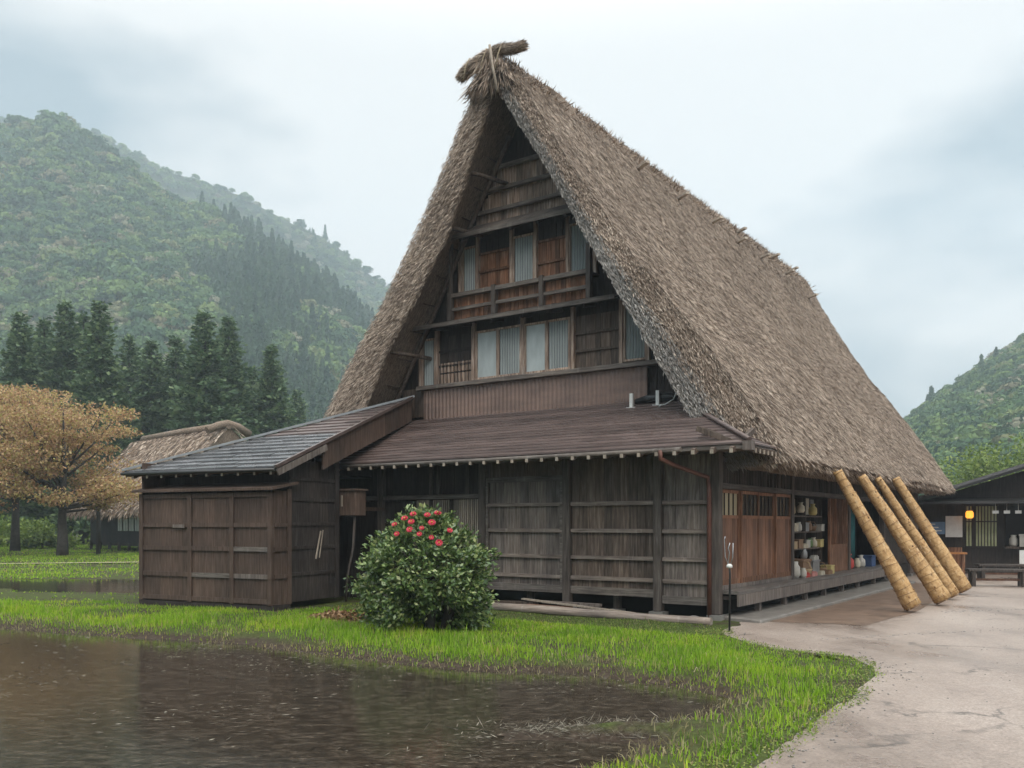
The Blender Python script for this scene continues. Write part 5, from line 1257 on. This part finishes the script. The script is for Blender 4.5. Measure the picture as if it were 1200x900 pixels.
# ------------------------------------------------------------------ trees
def broad_tree(name, loc, H, R_, mat, label, cat, group, nleaf=9000, leaf=.22, trunk=.22, flat=.55, seed=1, crown0=.28, layers=9):
    g = np.random.default_rng(seed); root = empty(name, loc, g.uniform(0, 6), label, cat, group)
    mb = MB(); z1 = H * crown0
    mb.tube([(0, 0, -.1), (.03, 0, z1 * .5), (0, .04, z1), (.1, 0, H * .55), (.05, .05, H * .86)], [trunk * 1.25, trunk, trunk * .85, trunk * .45, trunk * .1], 9)
    C_ = []
    for k in range(layers * 4):
        a = g.uniform(0, 2 * PI); zf = g.random() ** .8; z = z1 + (H - z1) * (.06 + .9 * zf)
        prof = math.sqrt(max(.02, 1 - ((zf - .38) / .66) ** 2)); r_ = R_ * prof * g.uniform(.45, 1.0)
        e = Vector((math.cos(a) * r_, math.sin(a) * r_, z)); s0 = Vector((0, 0, z1 + (z - z1) * .45))
        mb.tube([s0, s0.lerp(e, .5) + Vector((0, 0, -.15)), e], [trunk * .32, trunk * .18, trunk * .06], 5)
        C_.append((e, g.uniform(.6, 1.25) * R_ * .36)); C_.append((s0.lerp(e, .62), g.uniform(.5, 1.0) * R_ * .30))
    mb.build('trunk', M['bark'], root)
    n = nleaf; ci = g.integers(0, len(C_), n); ce = np.array([tuple(c[0]) for c in C_])[ci]; cr_ = np.array([c[1] for c in C_])[ci]
    dd = unit(g.normal(size=(n, 3))); rr_ = g.random(n) ** .45
    Pp = ce + dd * (rr_ * cr_)[:, None] * np.array([1, 1, flat])
    Dd = unit(dd * .5 + g.normal(size=(n, 3)) * .6 + np.array([0, 0, -.1])); U = side_of(Dd, unit(g.normal(size=(n, 3)) * .6 + np.array([0, 0, 1.])))
    L = g.uniform(.7, 1.4, n) * leaf
    link_mesh('crown', np_mesh('crown', *quad_cloud(Pp, Dd, U, L, L * .6)), mat, root)
    return root
broad_tree('cherry_tree', (-23.6, 47.0, 0), 9.0, 4.3, M['cherry'], 'bronze leaved cherry tree nearest the timber post', 'tree', 'bronze leaved trees', 27000, .15, .26, .30, 3, .2)
broad_tree('cherry_tree', (-30.5, 55.0, 0), 10.2, 5.0, M['cherry'], 'bronze leaved cherry tree whose slim trunk stands behind the nearest one', 'tree', 'bronze leaved trees', 23000, .16, .26, .30, 4, .2)
broad_tree('cherry_tree', (-31.6, 50.5, 0), 9.0, 4.2, M['cherry'], 'bronze leaved cherry tree at the edge of the frame, farthest from the post', 'tree', 'bronze leaved trees', 20000, .16, .24, .30, 5, .2)
for k, (x, y, h, r_, lab) in enumerate(((-33.0, 63, 1.6, 2.2, 'low yellow green shrub behind the cherry trunks'), (-37.5, 66, 1.8, 2.4, 'low yellow green shrub between two cherry trunks'), (-30.0, 68, 1.5, 2.0, 'low yellow green shrub nearest the cottage wall'))):
    broad_tree('shrub', (x, y, 0), h, r_, M['spring'], lab, 'shrub', 'shrubs behind the cherry trees', 3500, .26, .08, .8, 20 + k, .1, 6)
broad_tree('broadleaf_tree', (36.5, 64, 0), 7.6, 5.5, M['spring'], 'yellow green broadleaf tree above the shop roof', 'tree', 'bright trees beyond the shop', 13000, .30, .26, .7, 31)
broad_tree('broadleaf_tree', (44.0, 68, 0), 7.4, 5.2, M['spring'], 'yellow green broadleaf tree farther out beyond the shop gable', 'tree', 'bright trees beyond the shop', 10000, .30, .26, .7, 32)
broad_tree('broadleaf_tree', (-20.5, 92, 0), 9.5, 5.0, M['spring'], 'pale green tree beside the thatch edge behind the cedars', 'tree', 'bright trees by the cedars', 8000, .42, .26, .7, 33)
broad_tree('broadleaf_tree', (-27.0, 99, 0), 11, 5.5, M['spring'], 'pale green tree between the last cedar and the farmhouse', 'tree', 'bright trees by the cedars', 8000, .42, .26, .7, 34)

def cedar_mesh(seed, H=20., R_=3.3):
    g = np.random.default_rng(seed); Pp = []; Dd = []; Ls = []
    z = 1.6
    while z < H - .2:
        f = 1 - z / H; rad = R_ * (f ** .72) * (1 if f < .8 else .9) * g.uniform(.78, 1.12); nb = int(8 + 12 * f)
        for b_ in range(nb):
            a = g.uniform(0, 2 * PI); rl = rad * g.uniform(.6, 1.08); dirv = np.array([math.cos(a), math.sin(a), 0])
            ns = max(7, int(rl * 21))
            for s in np.linspace(.12, 1, ns):
                p = dirv * rl * s + np.array([0, 0, z + .25 * s * rl * (.35 - s * .55)]) + g.normal(size=3) * .12
                Pp.append(p); Dd.append(dirv * .75 + g.normal(size=3) * .5 + np.array([0, 0, -.25 if s < .8 else .35])); Ls.append(g.uniform(.28, .58) * (.7 + .4 * f))
        z += .24 + .08 * g.random()
    Pp = np.array(Pp); Dd = unit(np.array(Dd)); Ls = np.array(Ls)
    return np_mesh('cedar_crown', *quad_cloud(Pp, Dd, side_of(Dd, unit(g.normal(size=(len(Pp), 3)) * .7 + np.array([0, 0, .8]))), Ls, Ls * .62))
cvar = [cedar_mesh(50 + k) for k in range(3)]
for me in cvar: me.materials.append(M['cedar'])
tm = MB().tube([(0, 0, -.2), (0, 0, 8), (0, 0, 19.4)], [.32, .22, .03], 8)
tme = None
def px(u_, Y_): return (u_ - 600) / 1050 * Y_
CD = [(-28, 384, 78), (24, 364, 76), (52, 372, 82), (78, 352, 79), (116, 350, 74), (98, 366, 88), (152, 392, 86), (178, 398, 80), (206, 394, 84), (240, 364, 76), (268, 369, 80), (318, 403, 82), (296, 430, 90), (-70, 370, 80), (128, 412, 92), (226, 420, 92), (348, 455, 104)]
CL = ['tall dark cedar cut by the frame edge, left of a pointed one', 'tall pointed dark cedar above the bronze trees, near the frame edge', 'dark cedar with its tip between two taller pointed ones', 'tallest cedar of the left group, with broad dark crown', 'tall slender cedar closing the left group beside the gap', 'cedar peeping out behind the left group', 'shorter cedar in the gap between the two groups', 'shorter cedar in the gap, darker and wider', 'cedar with a flat tip, just left of the right group', 'twin peaked group: tall slender cedar of the right group', 'broad tall cedar of the right group, over the cottage roof', 'solitary slim cedar, last before the farmhouse thatch', 'low cedar between the broad one and the solitary one', 'cedar outside the frame edge in the left group', 'low cedar behind the gap', 'low cedar behind the cottage roof', 'lowest cedar, half hidden by the farmhouse thatch']
for k, (u_, v_, Y_) in enumerate(CD):
    H_ = 1.7 + (614 - v_) / 1050 * Y_; root = empty('cedar_tree', (px(u_, Y_), Y_, 0), random.uniform(0, 6), CL[k], 'tree', 'dark cedars behind the cottage')
    s = H_ / 20.; w = random.uniform(1.25, 1.5); root.scale = (s * w, s * w, s)
    co = bpy.data.objects.new('crown', cvar[k % 3]); C.objects.link(co); co.parent = root
    if tme is None: to = tm.build('trunk', M['bark'], root); tme = to.data
    else: link_mesh('trunk', tme, None, root)

# ------------------------------------------------------------------ mountains and their forest
def mountain(name, us, vs, D, d0, urange, gully=24, seed=0, nd=90, na=150, pw=1.2):
    ua = np.linspace(*urange, na); ve = np.interp(ua, us, vs); tana = (ua - 600) / 1050
    Dc = np.interp(ua, [p[0] for p in D], [p[1] for p in D]); Hc = (614 - ve) / 1050 * Dc + 1.7
    V = []
    for j in range(nd + 12):
        s = j / (nd - 1); Yd = d0 + (Dc - d0) * s
        if s <= 1: z = Hc * s ** pw
        else: z = Hc * (1 - (s - 1) * 1.5)
        Pn = np.c_[tana * 500, np.full(na, seed * 7.7) + Yd * .35, Yd * 0]
        gn = vnoise(Pn, .011, 4) * gully * 2.2 * math.sin(min(s, 1) * PI) ** .8 + vnoise(Pn, .05, 2) * 4 * min(1, s * 3)
        V.append(np.c_[tana * Yd, Yd, np.maximum(z + gn * (Hc / 250), -1.0)])
    V = np.array(V)
    me = np_mesh(name, V.reshape(-1, 3), gridq(nd + 12, na)[:, ::-1], smooth=True)
    o_ = link_mesh(name, me, M['hill']); tag(o_, kind='structure'); return V
M['hill'] = plain('forest_floor', (.035, .05, .02), .9, var=.4, scale=.05)
far = mountain('mountain', [-700, -300, -100, 0, 30, 70, 100, 170, 250, 300, 350, 400, 450, 520, 600, 800, 1000, 1300], [230, 185, 155, 142, 150, 139, 152, 192, 218, 237, 267, 295, 333, 400, 455, 500, 515, 520], [(-700, 640), (450, 700), (1300, 760)], 430, (-500, 1300), 16, 1)
nearm = mountain('mountain', [-700, -300, 10, 72, 115, 180, 240, 300, 350, 400, 440, 500, 560], [270, 195, 158, 142, 168, 224, 254, 282, 318, 352, 395, 480, 590], [(-700, 430), (600, 430)], 135, (-500, 565), 34, 2, pw=1.1)
rightm = mountain('mountain', [985, 1030, 1060, 1100, 1150, 1200, 1300, 1500, 1900], [610, 545, 508, 475, 441, 408, 345, 270, 215], [(985, 330), (1900, 360)], 110, (985, 1750), 16, 3, pw=1.1)

def crown_variant(seed, conifer):
    g = np.random.default_rng(seed)
    if conifer:
        n = 260; z = g.random(n) ** .9; a = g.uniform(0, 2 * PI, n); r_ = (1 - z) * .36 * g.uniform(.7, 1.1, n) + .02
        Pp = np.c_[np.cos(a) * r_, np.sin(a) * r_, z * 1.9 + .05]; dd = unit(np.c_[np.cos(a), np.sin(a), np.full(n, .1)]); L = g.uniform(.14, .28, n)
    else:
        n = 340; c = unit(g.normal(size=(11, 3))) * np.array([.55, .55, .42]); c[:, 2] += .55; ci = g.integers(0, 11, n)
        dd = unit(g.normal(size=(n, 3))); dd[:, 2] = np.abs(dd[:, 2]) * .9 - .15; Pp = c[ci] + dd * g.uniform(.28, .46, n)[:, None]; L = g.uniform(.14, .30, n)
    Dd = unit(np.cross(dd, unit(g.normal(size=(n, 3)))) + dd * .4); U = side_of(Dd, dd)
    return np_mesh('crown_variant', *quad_cloud(Pp - Dd * (L * .5)[:, None], Dd, U, L, L * .9))
def forest(name, V, n, size, label, con_fn, seed):
    g = np.random.default_rng(seed); nd_, na_, _ = V.shape; nd_ -= 10
    fi = g.random(n) ** .8 * (nd_ - 1.01); fj = g.random(n) * (na_ - 1.01); i0 = fi.astype(int); j0 = fj.astype(int); a = (fi - i0)[:, None]; b_ = (fj - j0)[:, None]
    P = V[i0, j0] * (1 - a) * (1 - b_) + V[i0 + 1, j0] * a * (1 - b_) + V[i0, j0 + 1] * (1 - a) * b_ + V[i0 + 1, j0 + 1] * a * b_
    con = con_fn(P, g)
    for flag, mat, lab in ((False, M['wood_far'], label[0]), (True, M['cedar_far'], label[1])):
        Q_ = P[con == flag]
        if len(Q_) < 5: continue
        me = bpy.data.meshes.new(name); me.vertices.add(len(Q_)); me.vertices.foreach_set('co', Q_.astype(np.float32).ravel())
        at = me.attributes.new('tree_scale', 'FLOAT', 'POINT'); at.data.foreach_set('value', (np.clip(g.lognormal(-.05, .34, len(Q_)), .5, 1.65) * size * (1.1 if flag else 1)).astype(np.float32))
        at = me.attributes.new('tree_rot', 'FLOAT', 'POINT'); at.data.foreach_set('value', g.uniform(0, 6.28, len(Q_)).astype(np.float32))
        at = me.attributes.new('tree_pick', 'INT', 'POINT'); at.data.foreach_set('value', g.integers(0, 5, len(Q_)).astype(np.int32))
        me.update(); o_ = link_mesh(name, me, mat)
        tag(o_, lab, 'forest', kind='stuff')
        ng = bpy.data.node_groups.new('forest_scatter', 'GeometryNodeTree'); ng.interface.new_socket('Geometry', in_out='INPUT', socket_type='NodeSocketGeometry'); ng.interface.new_socket('Geometry', in_out='OUTPUT', socket_type='NodeSocketGeometry')
        gi = N(ng, 'NodeGroupInput'); go = N(ng, 'NodeGroupOutput'); iop = N(ng, 'GeometryNodeInstanceOnPoints'); ci = N(ng, 'GeometryNodeCollectionInfo')
        ci.inputs['Collection'].default_value = VARS[flag]; ci.inputs['Separate Children'].default_value = True; ci.inputs['Reset Children'].default_value = True
        iop.inputs['Pick Instance'].default_value = True
        def attr(nm, ty):
            q = N(ng, 'GeometryNodeInputNamedAttribute', data_type=ty); q.inputs[0].default_value = nm; return q.outputs[0]
        cx_ = N(ng, 'ShaderNodeCombineXYZ'); ng.links.new(attr('tree_rot', 'FLOAT'), cx_.inputs[2])
        ng.links.new(gi.outputs[0], iop.inputs['Points']); ng.links.new(ci.outputs[0], iop.inputs['Instance']); ng.links.new(attr('tree_pick', 'INT'), iop.inputs['Instance Index'])
        ng.links.new(cx_.outputs[0], iop.inputs['Rotation']); ng.links.new(attr('tree_scale', 'FLOAT'), iop.inputs['Scale']); ng.links.new(iop.outputs[0], go.inputs[0])
        md = o_.modifiers.new('scatter', 'NODES'); md.node_group = ng
VARS = {}
for flag, mat in ((False, M['wood_far']), (True, M['cedar_far'])):
    col = bpy.data.collections.new('crown_variants'); VARS[flag] = col
    for k in range(5):
        me = crown_variant(70 + k + 10 * flag, flag); me.materials.append(mat); col.objects.link(bpy.data.objects.new('crown_variant', me))
def con_near(P, g):
    u_ = 600 + 1050 * P[:, 0] / P[:, 1]; v_ = 614 - 1050 * (P[:, 2] - 1.7) / P[:, 1]
    nz = vnoise(np.c_[P[:, :2] * .018, np.zeros(len(P))], 1, 3)
    return (nz + np.clip((u_ - 230) / 120, -1, .55) + g.normal(0, .12, len(P)) * 1 - .12) > .1
def con_some(P, g): return (vnoise(np.c_[P[:, :2] * .02, np.zeros(len(P))], 1, 3) + g.normal(0, .12, len(P))) > .22
def con_rare(P, g): return (vnoise(np.c_[P[:, :2] * .02 + 4, np.zeros(len(P))], 1, 3) + g.normal(0, .1, len(P))) > .52
def con_few(P, g): return (vnoise(np.c_[P[:, :2] * .02, np.zeros(len(P))], 1, 3) + g.normal(0, .06, len(P))) > .34
forest('forest', far, 17000, 3.5, ('hazy spring green woods on the distant mountain', 'hazy dark conifers on the distant mountain'), con_rare, 11)
forest('forest', nearm, 16000, 3.5, ('mottled green woods on the nearer hillside', 'dark conifer stand on the nearer hillside'), con_near, 12)
forest('forest', rightm, 17000, 2.7, ('green woods on the hillside beyond the shop', 'dark conifers on the hillside beyond the shop'), con_rare, 13)

# ------------------------------------------------------------------ haze
hz = MB().box(-1100, 1100, -320, 1000, -2.2, 345).build('haze', None); tag(hz, 'pale rain haze filling the valley', 'haze', kind='stuff')
m = bpy.data.materials.new('haze'); m.use_nodes = True; t = m.node_tree; t.nodes.clear()
ho = N(t, 'ShaderNodeOutputMaterial'); pv = N(t, 'ShaderNodeVolumePrincipled'); t.links.new(pv.outputs[0], ho.inputs['Volume'])
pv.inputs['Color'].default_value = (.76, .88, .98, 1); pv.inputs['Density'].default_value = .0008; pv.inputs['Anisotropy'].default_value = .2
hz.data.materials.append(m)
